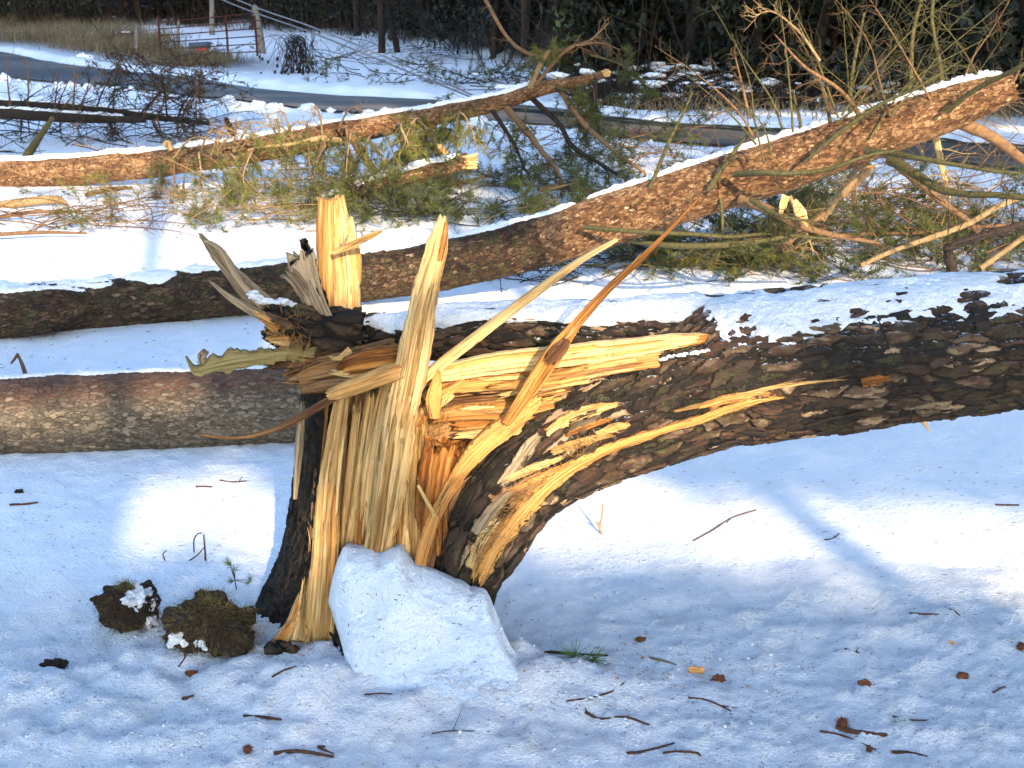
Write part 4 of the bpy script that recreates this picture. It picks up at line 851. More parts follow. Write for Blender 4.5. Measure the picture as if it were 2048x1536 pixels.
# live branches of the leaning pine (image coordinates, depth)
GB = 'branch_green'
B1 = [
 ([(1298, 378, 7.15), (1330, 300, 7.1), (1360, 230, 7.1), (1377, 178, 7.1)], [6, 5, 4, 3], GB, 3, 40, None),
 ([(1420, 378, 6.95), (1460, 320, 6.9), (1490, 275, 6.85), (1520, 245, 6.85)], [8, 6, 5, 4], GB, 3, 50, None),
 ([(1605, 280, 7.0), (1604, 230, 7.0), (1598, 180, 7.0)], [5, 5, 4], GB, 1, 30, None),
 ([(1704, 250, 6.95), (1706, 180, 6.95), (1712, 100, 6.95), (1722, 30, 6.95)], [7, 6, 5, 4], GB, 6, 90, None),
 ([(1813, 215, 6.9), (1822, 140, 6.9), (1830, 70, 6.9), (1846, -20, 6.9), (1850, -90, 6.9)], [7, 6, 6, 5, 4], GB, 12, 150, None),
 ([(1888, 180, 6.85), (1884, 110, 6.85), (1878, 40, 6.85), (1882, -60, 6.85)], [8, 6, 6, 5], GB, 12, 150, None),
 ([(1662, 255, 6.95), (1650, 200, 6.95), (1636, 150, 6.95), (1622, 118, 6.95)], [5, 4, 3, 2], GB, 5, 60, None),
 ([(1605, 325, 6.7), (1680, 265, 6.6), (1760, 205, 6.5), (1830, 165, 6.4), (1910, 118, 6.3)], [4, 6, 6, 4, 2], GB, 8, 60, None),
 ([(1890, 225, 6.6), (1960, 175, 6.4), (2048, 135, 6.2), (2120, 100, 6.1)], [6, 7, 8, 8], 'branch_green', 4, 60, None),
 ([(1470, 350, 6.85), (1540, 345, 6.6), (1640, 335, 6.5), (1720, 315, 6.4), (1790, 300, 6.5)], [9, 8, 7, 6, 5], 'branch_green', 6, 60, None),
 ([(1730, 300, 6.7), (1830, 318, 6.4), (1930, 330, 6.2), (2060, 352, 6.0)], [9, 7, 7, 6], GB, 7, 70, None),
 ([(1780, 318, 6.75), (1850, 350, 6.5), (1930, 380, 6.3), (2080, 405, 6.0)], [14, 13, 12, 10], GB, 8, 70, None),
 ([(1890, 235, 6.85), (1960, 268, 6.9), (2048, 308, 7.0), (2130, 350, 7.1)], [20, 17, 15, 14], 'branch_brown', 4, 60, None),
 ([(1800, 330, 6.95), (1860, 380, 7.1), (1910, 425, 7.2), (1960, 470, 7.3)], [15, 12, 10, 8], 'branch_brown', 4, 60, None),
 ([(1745, 330, 7.0), (1700, 380, 7.1), (1660, 430, 7.3)], [12, 10, 7], 'branch_tan', 4, 60, None),
 ([(1760, 300, 6.9), (1700, 190, 6.7), (1610, 130, 6.6), (1540, 72, 6.6)], [8, 6, 5, 2], 'branch_brown', 10, 90, None),
 ([(1640, 120, 6.6), (1600, 60, 6.6), (1545, 15, 6.6), (1500, 20, 6.6)], [4, 3, 2, 1.5], 'branch_tan', 8, 60, None),
 ([(1480, 400, 6.95), (1540, 420, 6.8), (1600, 450, 6.8), (1680, 470, 6.9), (1760, 478, 7.0)], [14, 13, 11, 9, 6], 'branch_brown', 8, 60, None),
 ([(1500, 400, 6.8), (1560, 435, 6.6), (1640, 450, 6.5)], [7, 6, 3], GB, 8, 60, None),
 ([(1170, 455, 7.1), (1260, 458, 6.9), (1380, 462, 6.8), (1500, 475, 6.8), (1590, 492, 6.8)], [6, 6, 7, 6, 3], 'branch_green', 10, 60, None),
 ([(1255, 485, 7.1), (1350, 497, 6.9), (1450, 500, 6.8), (1560, 488, 6.8), (1680, 465, 6.8)], [5, 9, 9, 7, 4], 'branch_green', 10, 60, None),
 ([(1440, 400, 7.0), (1440, 470, 6.9), (1430, 530, 6.9)], [5, 4, 2], GB, 8, 50, None),
 ([(1330, 440, 7.0), (1370, 420, 6.8), (1400, 360, 6.7)], [4, 4, 2], 'branch_brown', 8, 60, None),
 ([(1580, 395, 6.9), (1600, 440, 6.8), (1625, 500, 6.8)], [6, 5, 2], 'branch_tan', 10, 70, None),
]
for pts, r, m_, nt, tl, nm in B1: branch(lp, pts, [r_*.82 for r_ in r], m_, nt+4, tl, 1.4, nm, jit=.06, per=3)
for i in range(26):   # fan of bare shoots, top right
    x = random.uniform(1500, 2060); y = 330-(x-1300)*.25+random.uniform(-10, 60); a_ = random.uniform(-1.0, 1.0); L = random.uniform(120, 330); Yd = random.uniform(6.3, 7.2)
    pts = [(x+math.sin(a_*(.4+.6*t))*L*t+random.uniform(-8, 8), y-math.cos(a_*.8)*L*t, Yd) for t in (0, .3, .6, 1)]
    branch(lp, pts, [2.6, 2.1, 1.5, .8], random.choice([GB, GB, 'branch_brown', GB]), 7, 70, .8, None, jit=.10, per=3)
# cone-bearing twig in front of road (dead flower head look)
branch(lp, [(1500, 238, 6.9), (1490, 190, 6.9), (1480, 150, 6.9), (1472, 110, 6.9)], [3, 3, 2.4, 1.6], 'branch_brown', 10, 28, 2.0, None)

# tangle under the trunk: dark twigs along the snow
def thicket(name, label, cat, poly, n, L, r, mat, nm=None, h=(0, .25), lean=0.0, gn=8, gL=.07, gw=.006, fill=1, dep=1, per=3, group=None, flat=.5, nden=1.0):
    """low heap of crossing boughs lying on the snow; poly = image points of its footprint centreline with half height"""
    c = np.array(poly, float); cc = cat_rom(c, 60); tb = MB(); gb = MB() if nm else None
    g0 = GH(cc[30][0], cc[30][1]); root = empty(name, g0, label, cat, group)
    for i in range(n):
        k_ = random.random()*59; j = int(k_); x, y, s = cc[j]; p = GH(x+random.uniform(-10, 10), y+random.uniform(-1, 1)*s); z = random.uniform(*h)
        p = p+np.array([0, 0, z]); d = np.array([random.choice([-1, 1])*random.uniform(.4, 1), random.uniform(-.6, .6), random.uniform(-.25, .5)+lean]); d /= np.linalg.norm(d)
        q = [p]
        for m_ in range(4): d = d+RNG.normal(size=3)*.22*np.array([1, 1, .8])-np.array([0, 0, .10]); d /= np.linalg.norm(d); nx = q[-1]+d*L*(.5+.8*random.random())/4; gz = float(Hb(nx[0], nx[1]))+.01; nx[2] = max(nx[2], gz); q.append(nx)
        pp, TT = tube_mb(tb, q, [r, r*.4], n=12, seg=4, seed=i); twigs(tb, pp, 5, L*.35, r*.45, gb if random.random() < nden else None, gn, gL, gw, dep, per=per)
    tag(tb.build('boughs', M[mat], root), kind='stuff')
    if gb is not None and gb.n: tag(gb.build('needles', M[nm], root), kind='stuff')
    return root
thicket('brush_heap', 'heap of green needled boughs on the snow under the rising trunk at right', 'branches', [(1330, 535, 20), (1500, 515, 38), (1650, 505, 45), (1800, 500, 55), (1960, 510, 45), (2100, 520, 30)], 105, .9, .006, 'branch_brown', 'needle_dark', h=(0, .24), gn=9, gL=.08, gw=.0055)
thicket('brush_heap', 'sunlit pale bare branches crossing above the green heap at right', 'branches', [(1560, 470, 20), (1700, 460, 40), (1850, 450, 50), (2048, 460, 60)], 75, 1.0, .006, 'branch_brown', None, h=(.05, .5), dep=1)
thicket('brush_heap', 'dark tangle of bare twigs hanging below the middle of the long pine', 'branches', [(900, 560, 10), (1050, 545, 25), (1200, 530, 25), (1330, 520, 22)], 55, .55, .005, 'branch_dark', None, h=(0, .22))
thicket('brush_heap', 'thin green and brown twigs on the snow left of the big heap', 'branches', [(1230, 540, 16), (1400, 540, 20), (1560, 545, 12)], 46, .7, .005, 'branch_green', 'needle', h=(0, .2), gn=6, gw=.0045, nden=.6)
for i, (pts, r, m_) in enumerate([([(1905, 545, 6.2), (1895, 500, 6.2), (1905, 492, 6.2), (1960, 465, 6.3), (2060, 430, 6.4)], [16, 14, 13, 12, 10], 'branch_dark'),
        ([(1420, 440, 9.2), (1500, 455, 9.1), (1700, 470, 9.0), (2100, 440, 8.8)], [5, 6, 6, 6], 'branch_brown'), ([(1720, 530, 7.0), (1850, 470, 7.1), (2070, 380, 7.4)], [7, 8, 9], 'branch_tan'),
        ([(1960, 540, 6.4), (2040, 480, 6.5), (2120, 420, 6.5)], [8, 8, 7], 'branch_tan'), ([(1640, 440, 7.6), (1700, 360, 7.6), (1760, 300, 7.6)], [11, 10, 8], 'branch_tan'),
        ([(1560, 500, 7.2), (1660, 420, 7.3), (1740, 350, 7.4)], [9, 8, 6], 'branch_brown'), ([(1870, 260, 7.4), (1885, 330, 7.3), (1898, 388, 7.3)], [10, 9, 3], 'wood_tan')]):
    C = [P(*p) for p in pts]; mb = MB(); tube_mb(mb, C, [a_*.68*m_per_px(c) for a_, c in zip(r, C)], n=40, seg=10, wob=.10, jit=.06, seed=i)
    pp_, tt_ = tube_mb(mb, C, [.001, .001], n=24, seg=3, jit=.06, seed=i); twigs(mb, pp_, 12, .35, .004, None, depth=1, per=3)
    lab = ['dark bent limb with snow on top, standing in front of the heap at right', 'long thin pale pole lying flat behind the right heap', 'thick tan limb slanting up to the right edge through the heap', 'short tan limb in the lower right corner of the heap',
           'stout tan limb propping the rising trunk from behind', 'brown limb leaning against the underside of the rising trunk', 'split pale wood blade hanging point down below the rising trunk'][i]
    tag(mb.build('fallen_limb', M[m_]), lab, 'branch')
for i, (pts, w, lab) in enumerate([([(1588, 400, 6.7), (1600, 425, 6.68), (1618, 455, 6.66)], [5, 12, 3], 'torn blade of bare yellow wood among twigs under the rising trunk'), ([(1572, 392, 6.75), (1566, 410, 6.72), (1560, 430, 6.7)], [8, 7, 3], 'small torn flake of bare yellow wood beside the larger blade')]):
    C = [P(*p) for p in pts]; mb = MB(); splinter_geo(mb, C, [a_*m_per_px(C[0]) for a_ in w], .008, nr=30, nc=16, rag1=.2, seed=i); tag(mb.build('torn_wood', M['wood_pale']), lab, 'wood')

# upper log, tapering pine top
UL = px_tube([(-400, 368, 12.4), (0, 350, 12.3), (250, 332, 12.2), (400, 315, 12.1), (550, 292, 12.0), (700, 262, 11.9), (870, 232, 11.8), (1000, 203, 11.7), (1080, 178, 11.6), (1150, 164, 11.5), (1216, 146, 11.4)], [30, 29, 28, 26, 25, 23, 19, 16, 14, 10, 7], n=300, wob=.08, seed=51)
ul = empty('fallen_pine_top', (UL.path[120][0], 12.1, .6), 'slender fallen pine with tan bark, drooping green branches and a pale broken tip', 'tree')
mb = MB(); UL.mesh(mb, 420, 60, rag=(0, .01, 4)); mb.build('trunk', M['bark_orange'], ul)
mb = MB(); blob(mb, P(1212, 146, 11.38), [.045, .035, .035], .35, seed=3); mb.build('broken_tip', M['wood_pale'], ul)
snowthing('snow_cover', snow_cap(UL, .0, .80, .5, .035, nr=320, nc=18, seed=54, cen=math.pi/2-.05, holes=.15), 'bright white snow line on the slender pine top across the upper left')
NB = [
 ([(700, 262, 11.8), (720, 300, 11.7), (750, 340, 11.5), (790, 365, 11.4)], [10, 10, 8, 5], 'branch_brown', 6, 60, 'needle'),
 ([(870, 245, 11.8), (850, 275, 11.7), (810, 300, 11.6), (760, 340, 11.4)], [6, 6, 5, 3], 'branch_brown', 6, 60, 'needle'),
 ([(690, 285, 11.5), (640, 280, 11.3), (580, 290, 11.2), (500, 300, 11.1)], [7, 7, 5, 3], 'branch_tan', 10, 80, 'needle'),
 ([(980, 215, 11.7), (1010, 260, 11.5), (1040, 300, 11.4), (1060, 345, 11.2)], [5, 5, 4, 3], 'branch_dark', 6, 60, 'needle'),
 ([(1010, 210, 11.7), (1040, 250, 11.5), (1090, 310, 11.2), (1125, 360, 11.0)], [8, 8, 7, 5], 'branch_brown', 6, 60, 'needle_dark'),
 ([(1060, 195, 11.7), (1110, 240, 11.4), (1160, 310, 11.1), (1230, 352, 11.0)], [6, 6, 6, 5], 'branch_dark', 9, 70, 'needle_dark'),
 ([(1120, 180, 11.6), (1150, 225, 11.4), (1210, 290, 11.2), (1290, 345, 11.0)], [5, 7, 6, 4], 'branch_brown', 8, 70, 'needle_dark'),
 ([(1060, 175, 11.5), (1085, 110, 11.4), (1092, 98, 11.4)], [6, 6, 5], 'branch_tan', 4, 30, 'needle'),
 ([(1070, 170, 11.5), (1130, 100, 11.4), (1180, 78, 11.4), (1224, 50, 11.4)], [4, 4, 3, 2], 'branch_brown', 8, 40, None),
 ([(1150, 90, 11.4), (1200, 85, 11.4), (1240, 105, 11.4)], [3, 2, 1], 'branch_brown', 6, 40, None),
 ([(1130, 100, 11.4), (1080, 110, 11.6), (1030, 90, 11.8), (965, 0, 12.0)], [3, 4, 5, 6], 'branch_brown', 3, 40, None),
 ([(1190, 155, 11.4), (1195, 200, 11.4), (1185, 250, 11.4)], [3, 2.5, 2], 'branch_dark', 4, 40, 'needle_dark'),
 ([(1180, 110, 11.4), (1240, 130, 11.4), (1275, 160, 11.4), (1295, 195, 11.4)], [2.5, 2, 2, 1], 'branch_green', 6, 40, 'needle_dark'),
 ([(820, 245, 11.8), (845, 262, 11.6), (840, 300, 11.5)], [3, 3, 2], 'branch_green', 6, 50, 'needle'),
 ([(900, 222, 11.7), (890, 240, 11.6), (880, 262, 11.5)], [4, 3, 2], 'branch_green', 6, 50, 'needle'),
 ([(800, 250, 11.7), (806, 300, 11.5), (815, 345, 11.3)], [4, 3, 2], 'branch_green', 6, 50, 'needle'),
 ([(1110, 175, 11.5), (1150, 190, 11.4), (1170, 215, 11.4)], [4, 3, 2], 'branch_green', 6, 50, 'needle'),
]
for pts, r, m_, nt, tl, nm in NB: branch(ul, pts, r, m_, nt+4, tl, 1.4, nm, jit=.05, gn=6, gL=.08, gw=.006, down=.3)
for i in range(30):   # hanging sprays on the lower left of the log
    x = random.uniform(330, 960); y0 = np.interp(x, [330, 700, 960], [330, 275, 215])+random.uniform(-6, 14); L = random.uniform(50, 150) if x < 760 else random.uniform(30, 70); dx = random.uniform(-50, 60); Y = random.uniform(10.8, 11.8)
    branch(ul, [(x, y0, 11.9), (x+dx*.4, y0-random.uniform(-10, 20), Y), (x+dx, y0+L*.45, Y-.2), (x+dx*1.1, y0+L, Y-.3)], [3, 2.5, 2, 1], random.choice(['branch_green', 'branch_tan', 'branch_brown']), 7, 45, 1.1, 'needle', jit=.05, gn=6, gL=.08, gw=.0055, down=.5, per=2)
for i in range(16):  # bare sunlit shoots above the snow line
    x = random.uniform(330, 720); y0 = np.interp(x, [330, 700], [325, 265]); dx = random.uniform(-90, 120); h_ = random.uniform(20, 90)
    branch(ul, [(x, y0, 11.8), (x+dx*.4, y0-h_*.7, 11.6), (x+dx, y0-h_*.6, 11.5)], [2.5, 2, 1], 'branch_tan', 6, 40, .9, None, jit=.05)
branch(ul, [(330, 292, 12.0), (336, 285, 12.0), (340, 300, 12.0)], [7, 8, 9], 'wood_pale', 0)
branch(ul, [(60, 382, 12.2), (75, 395, 12.1), (90, 412, 12.0)], [10, 9, 7], 'branch_brown', 3, 30)
# needle boughs heaped on the snow, centre left
thicket('brush_heap', 'sunlit olive pine boughs spread on the snow left of the standing plank', 'branches', [(240, 440, 14), (330, 430, 40), (450, 430, 45), (560, 430, 45), (640, 420, 45), (720, 410, 35)], 66, .9, .006, 'branch_tan', 'needle', h=(0, .26), gn=6, gL=.08, gw=.0055, nden=.5)
thicket('brush_heap', 'dark boughs on the snow behind the sunlit plank and tall splinter', 'branches', [(690, 430, 14), (780, 440, 14), (880, 436, 12), (1000, 430, 8)], 34, .9, .006, 'branch_dark', 'needle_dark', h=(0, .2), gn=6, gL=.08, gw=.005)  # darker branch and needle colours than the olive boughs
thicket('brush_heap', 'green boughs lying on the snow behind the short broken log', 'branches', [(760, 378, 8), (880, 375, 14), (1020, 370, 12), (1150, 370, 16), (1280, 372, 14)], 50, .8, .006, 'branch_brown', 'needle', h=(0, .12), gn=6, gL=.085, gw=.006, nden=.7)
thicket('brush_heap', 'sparse thin twigs trailing over the bright snow in the centre', 'branches', [(880, 430, 14), (1000, 440, 18), (1080, 420, 25)], 12, .9, .005, 'branch_tan', 'needle', h=(0, .1), gn=8, gL=.11, gw=.008, nden=.5)
thicket('brush_heap', 'low scattering of twigs at the left edge of the bright snow', 'branches', [(-60, 470, 8), (60, 460, 14), (150, 450, 12), (220, 470, 8)], 26, 1.4, .006, 'branch_brown', None, h=(0, .15))
thicket('brush_heap', 'thorny grey scrub growing behind the orange rising trunk', 'branches', [(1020, 330, 10), (1200, 330, 14), (1330, 345, 14)], 26, 1.2, .006, 'branch_brown', 'needle_dark', h=(0, .3), gn=6, gL=.09, gw=.008, nden=.5)
# short broken log with snow on top
SL = px_tube([(560, 432, 11.0), (640, 408, 11.0), (720, 384, 11.0), (800, 358, 11.0), (870, 342, 11.0), (940, 320, 11.0)], [6, 11, 14, 16, 17, 16], n=100, wob=.14, seed=61)
slg = empty('short_broken_log', (SL.path[50][0], 11, .5), 'short broken limb, snow on top, ragged yellow end, right of the sunlit plank', 'log')
mb = MB(); SL.mesh(mb, 140, 40, rag=(0, .05, 6)); mb.build('trunk', M['bark_orange'], slg)
for i in range(6): spl('splinter', [(925, 318+i*3, 10.95), (940, 314+i*4, 10.94), (957, 306+i*6, 10.93)], [6, 5, 1], M['wood_pale'], slg, th=.012, seed=600+i, nr=20, nc=12)
snowthing('snow_cover', snow_cap(SL, .15, .96, .7, .045, nr=160, nc=18, seed=64), 'thick white snow on the short broken limb right of the plank')
mb = MB(); splinter_geo(mb, [P(862, 288, 11.3), P(880, 298, 11.3), P(896, 308, 11.3)], [.01, .05, .03], .03, nr=24, nc=16, rag0=.2, seed=7); blob(mb, P(884, 303, 11.3), [.07, .03, .035], .3, seed=4)
tag(mb.build('torn_wood', M['wood_pale']), 'bare yellow torn piece of wood sticking up behind the short snowy limb', 'wood')
# low lying limbs at the left
for i, (pts, r, m_, lab) in enumerate([([(-40, 415, 11.0), (40, 405, 10.9), (110, 400, 10.9), (135, 408, 10.9)], [8, 9, 9, 4], 'branch_tan', 'tan limb with a pale split end lying at the left edge'),
     ([(-40, 440, 10.3), (60, 425, 10.3), (160, 420, 10.3)], [5, 4, 2], 'branch_brown', 'brown twig just below the tan limb at the left edge'), ([(-40, 472, 9.5), (60, 465, 9.5), (170, 470, 9.5)], [4, 4, 2], 'branch_brown', 'lowest thin reddish limb on the bright snow at the left edge'),
     ([(170, 390, 11.3), (210, 380, 11.3), (260, 375, 11.3)], [5, 6, 4], 'bark_orange', 'half buried snowy limb behind the olive boughs'), ([(1080, 378, 11.0), (1130, 372, 11.0), (1200, 388, 10.9)], [6, 7, 4], 'branch_brown', 'brown limb lying on the green boughs in the centre')]):
    C = [P(*p) for p in pts]; mb = MB(); tube_mb(mb, C, [a_*m_per_px(c) for a_, c in zip(r, C)], n=24, seg=8, wob=.05, jit=.03, seed=i+20); tag(mb.build('fallen_limb', M[m_]), lab, 'branch')

# far left fallen trunks with tangle
for nm_, pts, r, lab in (('dark_fallen_trunk', [(-300, 190, 16.3), (0, 208, 16.2), (200, 222, 16.1), (420, 247, 16.0)], [11, 10, 9, 4], 'upper of two dark snow-dusted trunks lying parallel at the far left'),
                        ('dark_fallen_trunk', [(-300, 212, 15.7), (0, 226, 15.7), (150, 236, 15.7), (290, 240, 15.7)], [11, 11, 10, 6], 'lower of two dark trunks lying parallel at the far left')):
    t_ = px_tube(pts, r, n=80, wob=.1, seed=71); e_ = empty(nm_, (t_.path[50][0], 16, 1.2), lab, 'tree'); mb = MB(); t_.mesh(mb, 120, 24); mb.build('trunk', M['branch_dark'], e_)
    snowthing('snow_cover', snow_cap(t_, .2, .9, .55, .03, nr=120, nc=12, seed=74, holes=.5), 'snow line on the '+lab.replace('snow-dusted ', ''))
    for i in range(20):
        x = random.uniform(10, 400); y0 = np.interp(x, [0, 420], [215, 246]); upw = random.random() < .5; L = random.uniform(40, 120) if upw else random.uniform(25, 60); dx = random.uniform(-10, 60)
        branch(e_, [(x, y0, 15.9), (x+dx*.3, y0-L*.4 if upw else y0+L*.5, 15.7), (x+dx, y0-L if upw else y0+L, 15.5)], [2.4, 1.7, .8], random.choice(['branch_dark', 'branch_dark', 'branch_brown']), 9, 38, .8, None, jit=.22, per=3)
thicket('brush_heap', 'dark brush heap under the two parallel trunks at the far left', 'branches', [(-80, 300, 6), (100, 302, 8), (300, 292, 8), (400, 280, 6)], 60, 1.2, .008, 'branch_dark', None, h=(0, .5))
thicket('brush_heap', 'brown leafy crown of twigs at the right end of the two parallel trunks', 'branches', [(270, 262, 8), (340, 252, 14), (410, 255, 10)], 30, 1.0, .008, 'branch_dark', 'wood_leaf', h=(.1, .9), lean=.35, gn=3, gL=.05, gw=.016)
for i, (pts, r, m_, lab) in enumerate([([(50, 318, 12.6), (75, 280, 12.5), (105, 236, 12.4)], [9, 7, 5], 'branch_green', 'mossy green broken limb standing up behind the slender pine at left'), ([(468, 272, 12.3), (460, 255, 12.3), (452, 238, 12.3)], [6, 6, 5], 'branch_dark', 'short dark stub poking up above the snowy slender pine')]):
    C = [P(*p) for p in pts]; mb = MB(); tube_mb(mb, C, [a_*m_per_px(c) for a_, c in zip(r, C)], n=16, seg=8, wob=.08, seed=i); tag(mb.build('broken_limb', M[m_]), lab, 'branch')
# ================================================================== BACKGROUND
# snow lumps along the ploughed edge
LM = [(415, 213, 7), (430, 204, 6), (452, 205, 13), (473, 213, 8), (490, 213, 8), (516, 211, 10), (547, 212, 12), (562, 218, 9), (612, 218, 12), (634, 224, 8), (662, 222, 8), (692, 228, 7), (735, 224, 10), (772, 222, 9), (955, 244, 16), (985, 250, 10), (1030, 252, 9), (8, 160, 10), (40, 162, 6), (55, 168, 9), (85, 172, 7), (118, 174, 9), (145, 174, 9), (176, 176, 9), (205, 178, 10), (230, 180, 9), (262, 182, 9), (290, 186, 8), (340, 195, 9), (1750, 332, 10), (1800, 342, 9), (1150, 262, 8), (1300, 284, 7), (1420, 300, 8), (1560, 312, 7), (1660, 322, 8),
      (470, 240, 14), (545, 238, 16), (850, 318, 14), (885, 330, 9), (1000, 318, 10), (1060, 330, 8), (700, 305, 9), (165, 112, 7), (180, 115, 6), (240, 122, 7)]
for i, (x, y, s) in enumerate(LM):
    g_ = G(x, y+s*.6); r = s*m_per_px(g_)*(.85+.3*random.random()); mb = MB(); blob(mb, g_+np.array([0, 0, r*.45]), [r*1.15, r, r*.9], .5, n=18, m=26, seed=i+3, fr=1.7); g_ = mb.build('snow_lump', M['snow'])
    tag(g_, ('white snow lump on the road bank above the parallel trunks' if x < 350 else 'white snow lump on the road bank left of the slender pine tip' if x < 820 else 'white snow lump on the road bank right of the slender pine tip') if y < 235 or x > 1090 or (x > 940 and y < 260) else 'loose snow lump on the shaded snow just behind the slender pine', 'snow lump', 'snow lumps along the road bank')
# verge grass tufts left of the gate
def grass(mb, c, n, L, w, spread, lean=.35):
    b = np.array(c)+RNG.normal(size=(n, 3))*np.array([spread, spread, 0]); b[:, 2] = Hb(b[:, 0], b[:, 1])+.0
    d = np.stack([RNG.normal(size=n)*lean, RNG.normal(size=n)*lean, np.ones(n)], -1); d /= np.linalg.norm(d, axis=1)[:, None]; l = L*(.5+.8*RNG.random((n, 1)))
    s = np.stack([np.ones(n), RNG.normal(size=n)*.4, 0*b[:, 0]], -1)*w; bend = RNG.normal(size=(n, 3))*.25*l*np.array([1, 1, .3])
    V = np.stack([b-s/2, b+s/2, b+d*l*.6+s*.3, b+d*l*.6-s*.3, b+d*l+bend], 1); k_ = np.arange(n)[:, None]*5
    mb.add(V.reshape(-1, 3), (k_+np.array([[0, 1, 2, 3]])), (k_+np.array([[3, 2, 4]])))
mb = MB()
for i in range(260):
    x = random.uniform(-40, 330); yb = np.interp(x, [0, 330], [78, 118]); y = yb-random.random()**1.3*55; grass(mb, G(x, y), 26, .45, .020, .5)
for i in range(60): grass(mb, G(random.uniform(330, 450), random.uniform(118, 134)), 22, .35, .018, .35)
for i in range(50): grass(mb, G(random.uniform(1250, 2048), random.uniform(205, 228)), 20, .3, .02, .5)
tag(mb.build('verge_grass', M['grass_dry']), 'pale dry grass along the verge left of the red gate', 'grass', kind='stuff')
# gate: weathered red tubular gate
gt = empty('red_gate', G(420, 112), 'leaning rusty red tube gate between posts at the upper left', 'gate')
def rod(parent, nm, a, b, r, mat, n=6, sag=0.0, seg=6):
    a, b = np.array(a), np.array(b); mb = MB(); t = np.linspace(0, 1, n)[:, None]; pts = a*(1-t)+b*t-np.array([0, 0, 1])*sag*4*t*(1-t); tube_mb(mb, pts, [r, r], n=max(n, 8), seg=seg); return mb.build(nm, M[mat], parent)
YG = 31.5
for j in range(6): rod(gt, 'rail', P(320, 112-j*13.5, YG+1), P(520, 103-j*15.5, YG), .016, 'rust')
for x in (322, 457, 515): rod(gt, 'stile', P(x, 122-(x-320)*.05, YG+.5), P(x-6, 32, YG+.5), .03, 'rust')
def post(px, y0, y1, r, label, mat='post', cat='post', Y=None, dx=0, name='fence_post'):
    b = G(px, y1); Yb = b[1] if Y is None else Y; t = P(px-dx, y0, Yb); mb = MB(); tube_mb(mb, [b-np.array([0, 0, .1]), (b+t)/2, t], [r*m_per_px(b)*1.1, r*m_per_px(b), r*m_per_px(b)*.95], n=14, seg=10, wob=.05); return tag(mb.build(name, M[mat]), label, cat)
post(526, 14, 107, 7, 'thick leaning grey wooden post under the two cables', dx=16); post(424, -30, 70, 5, 'tall thin grey post behind the red gate')
post(273, 50, 126, 4, 'slim grey post at the left end of the red gate, in the verge grass'); post(234, 66, 86, 2.6, 'small white marker post beside the dark box', 'white', name='marker_post')
post(357, 40, 88, 2.5, 'thin pale post behind the left half of the red gate')
def boxm(mb, c, s, rot=0):
    c = np.array(c); V = np.array([(x, y, z) for x in (-1, 1) for y in (-1, 1) for z in (-1, 1)])*np.array(s)/2; cr, sr = math.cos(rot), math.sin(rot); V = V@np.array([[cr, 0, sr], [0, 1, 0], [-sr, 0, cr]])
    mb.add(V+c, [(0, 1, 3, 2), (4, 6, 7, 5), (0, 4, 5, 1), (2, 3, 7, 6), (0, 2, 6, 4), (1, 5, 7, 3)])
bx = empty('dark_box', G(252, 86), 'small dark box with a red spot between the white marker and the slim post', 'box'); g_ = P(252, 72, bx.location[1]); s_ = m_per_px(g_)
mb = MB(); boxm(mb, g_, (29*s_, .3, 15*s_), .03); mb.build('body', M['blackbox'], bx, smooth=False); mb = MB(); boxm(mb, g_-np.array([0, .16, 2*s_]), (8*s_, .03, 6*s_)); mb.build('red_spot', M['red'], bx, smooth=False)
mb = MB(); boxm(mb, P(252, 64, bx.location[1]-.16), (18*s_, .02, 2.5*s_)); mb.build('pale_lid_edge', M['white'], bx, smooth=False)
tb = empty('litter_bin', G(398, 108), 'blue-grey and red tilted plastic object lying in front of the red gate', 'container'); g_ = P(400, 92, tb.location[1]); s_ = m_per_px(g_)
mb = MB(); boxm(mb, g_+np.array([0, 0, 1*s_]), (38*s_, .35, 12*s_), .06); mb.build('lid', M['bluegrey'], tb, smooth=False); mb = MB(); boxm(mb, g_+np.array([4*s_, -.02, -9*s_]), (22*s_, .3, 9*s_), .1); mb.build('body', M['red'], tb, smooth=False)
# cables
for i, (y0, x0, lab) in enumerate([(-6, 432, 'lower of two grey cables sagging down from the upper left'), (-6, 462, 'upper of two grey cables sagging down from the upper left')]):
    pts = [P(x0-300, -150, 24), P(x0, y0, 22), P(620+i*4, 64-10*i, 19), P(800+i*4, 137-9*i, 17), P(960+i*3, 201-3*i, 15.5), P(1010, 216+i*2, 14.8)]; mb = MB(); tube_mb(mb, pts, [.013]*6, n=70, seg=6); tag(mb.build('cable', M['cable']), lab, 'cable')
for i, lab in enumerate(['upper of two dark cables lying slack across the road at right', 'lower of two dark cables lying slack across the road at right']):
    pts = [P(1010, 216+i*3, 14.6), P(1150, 228+i*4, 14), P(1300, 243+i*5, 13.5), P(1480, 254+i*5, 13.2), P(1650, 262+i*5, 13), P(1900, 282+i*5, 12.8), P(2150, 298+i*5, 12.6)]; mb = MB(); tube_mb(mb, pts, [.014]*7, n=70, seg=6, jit=.03, seed=i); tag(mb.build('cable', M['black_cable']), lab, 'cable')
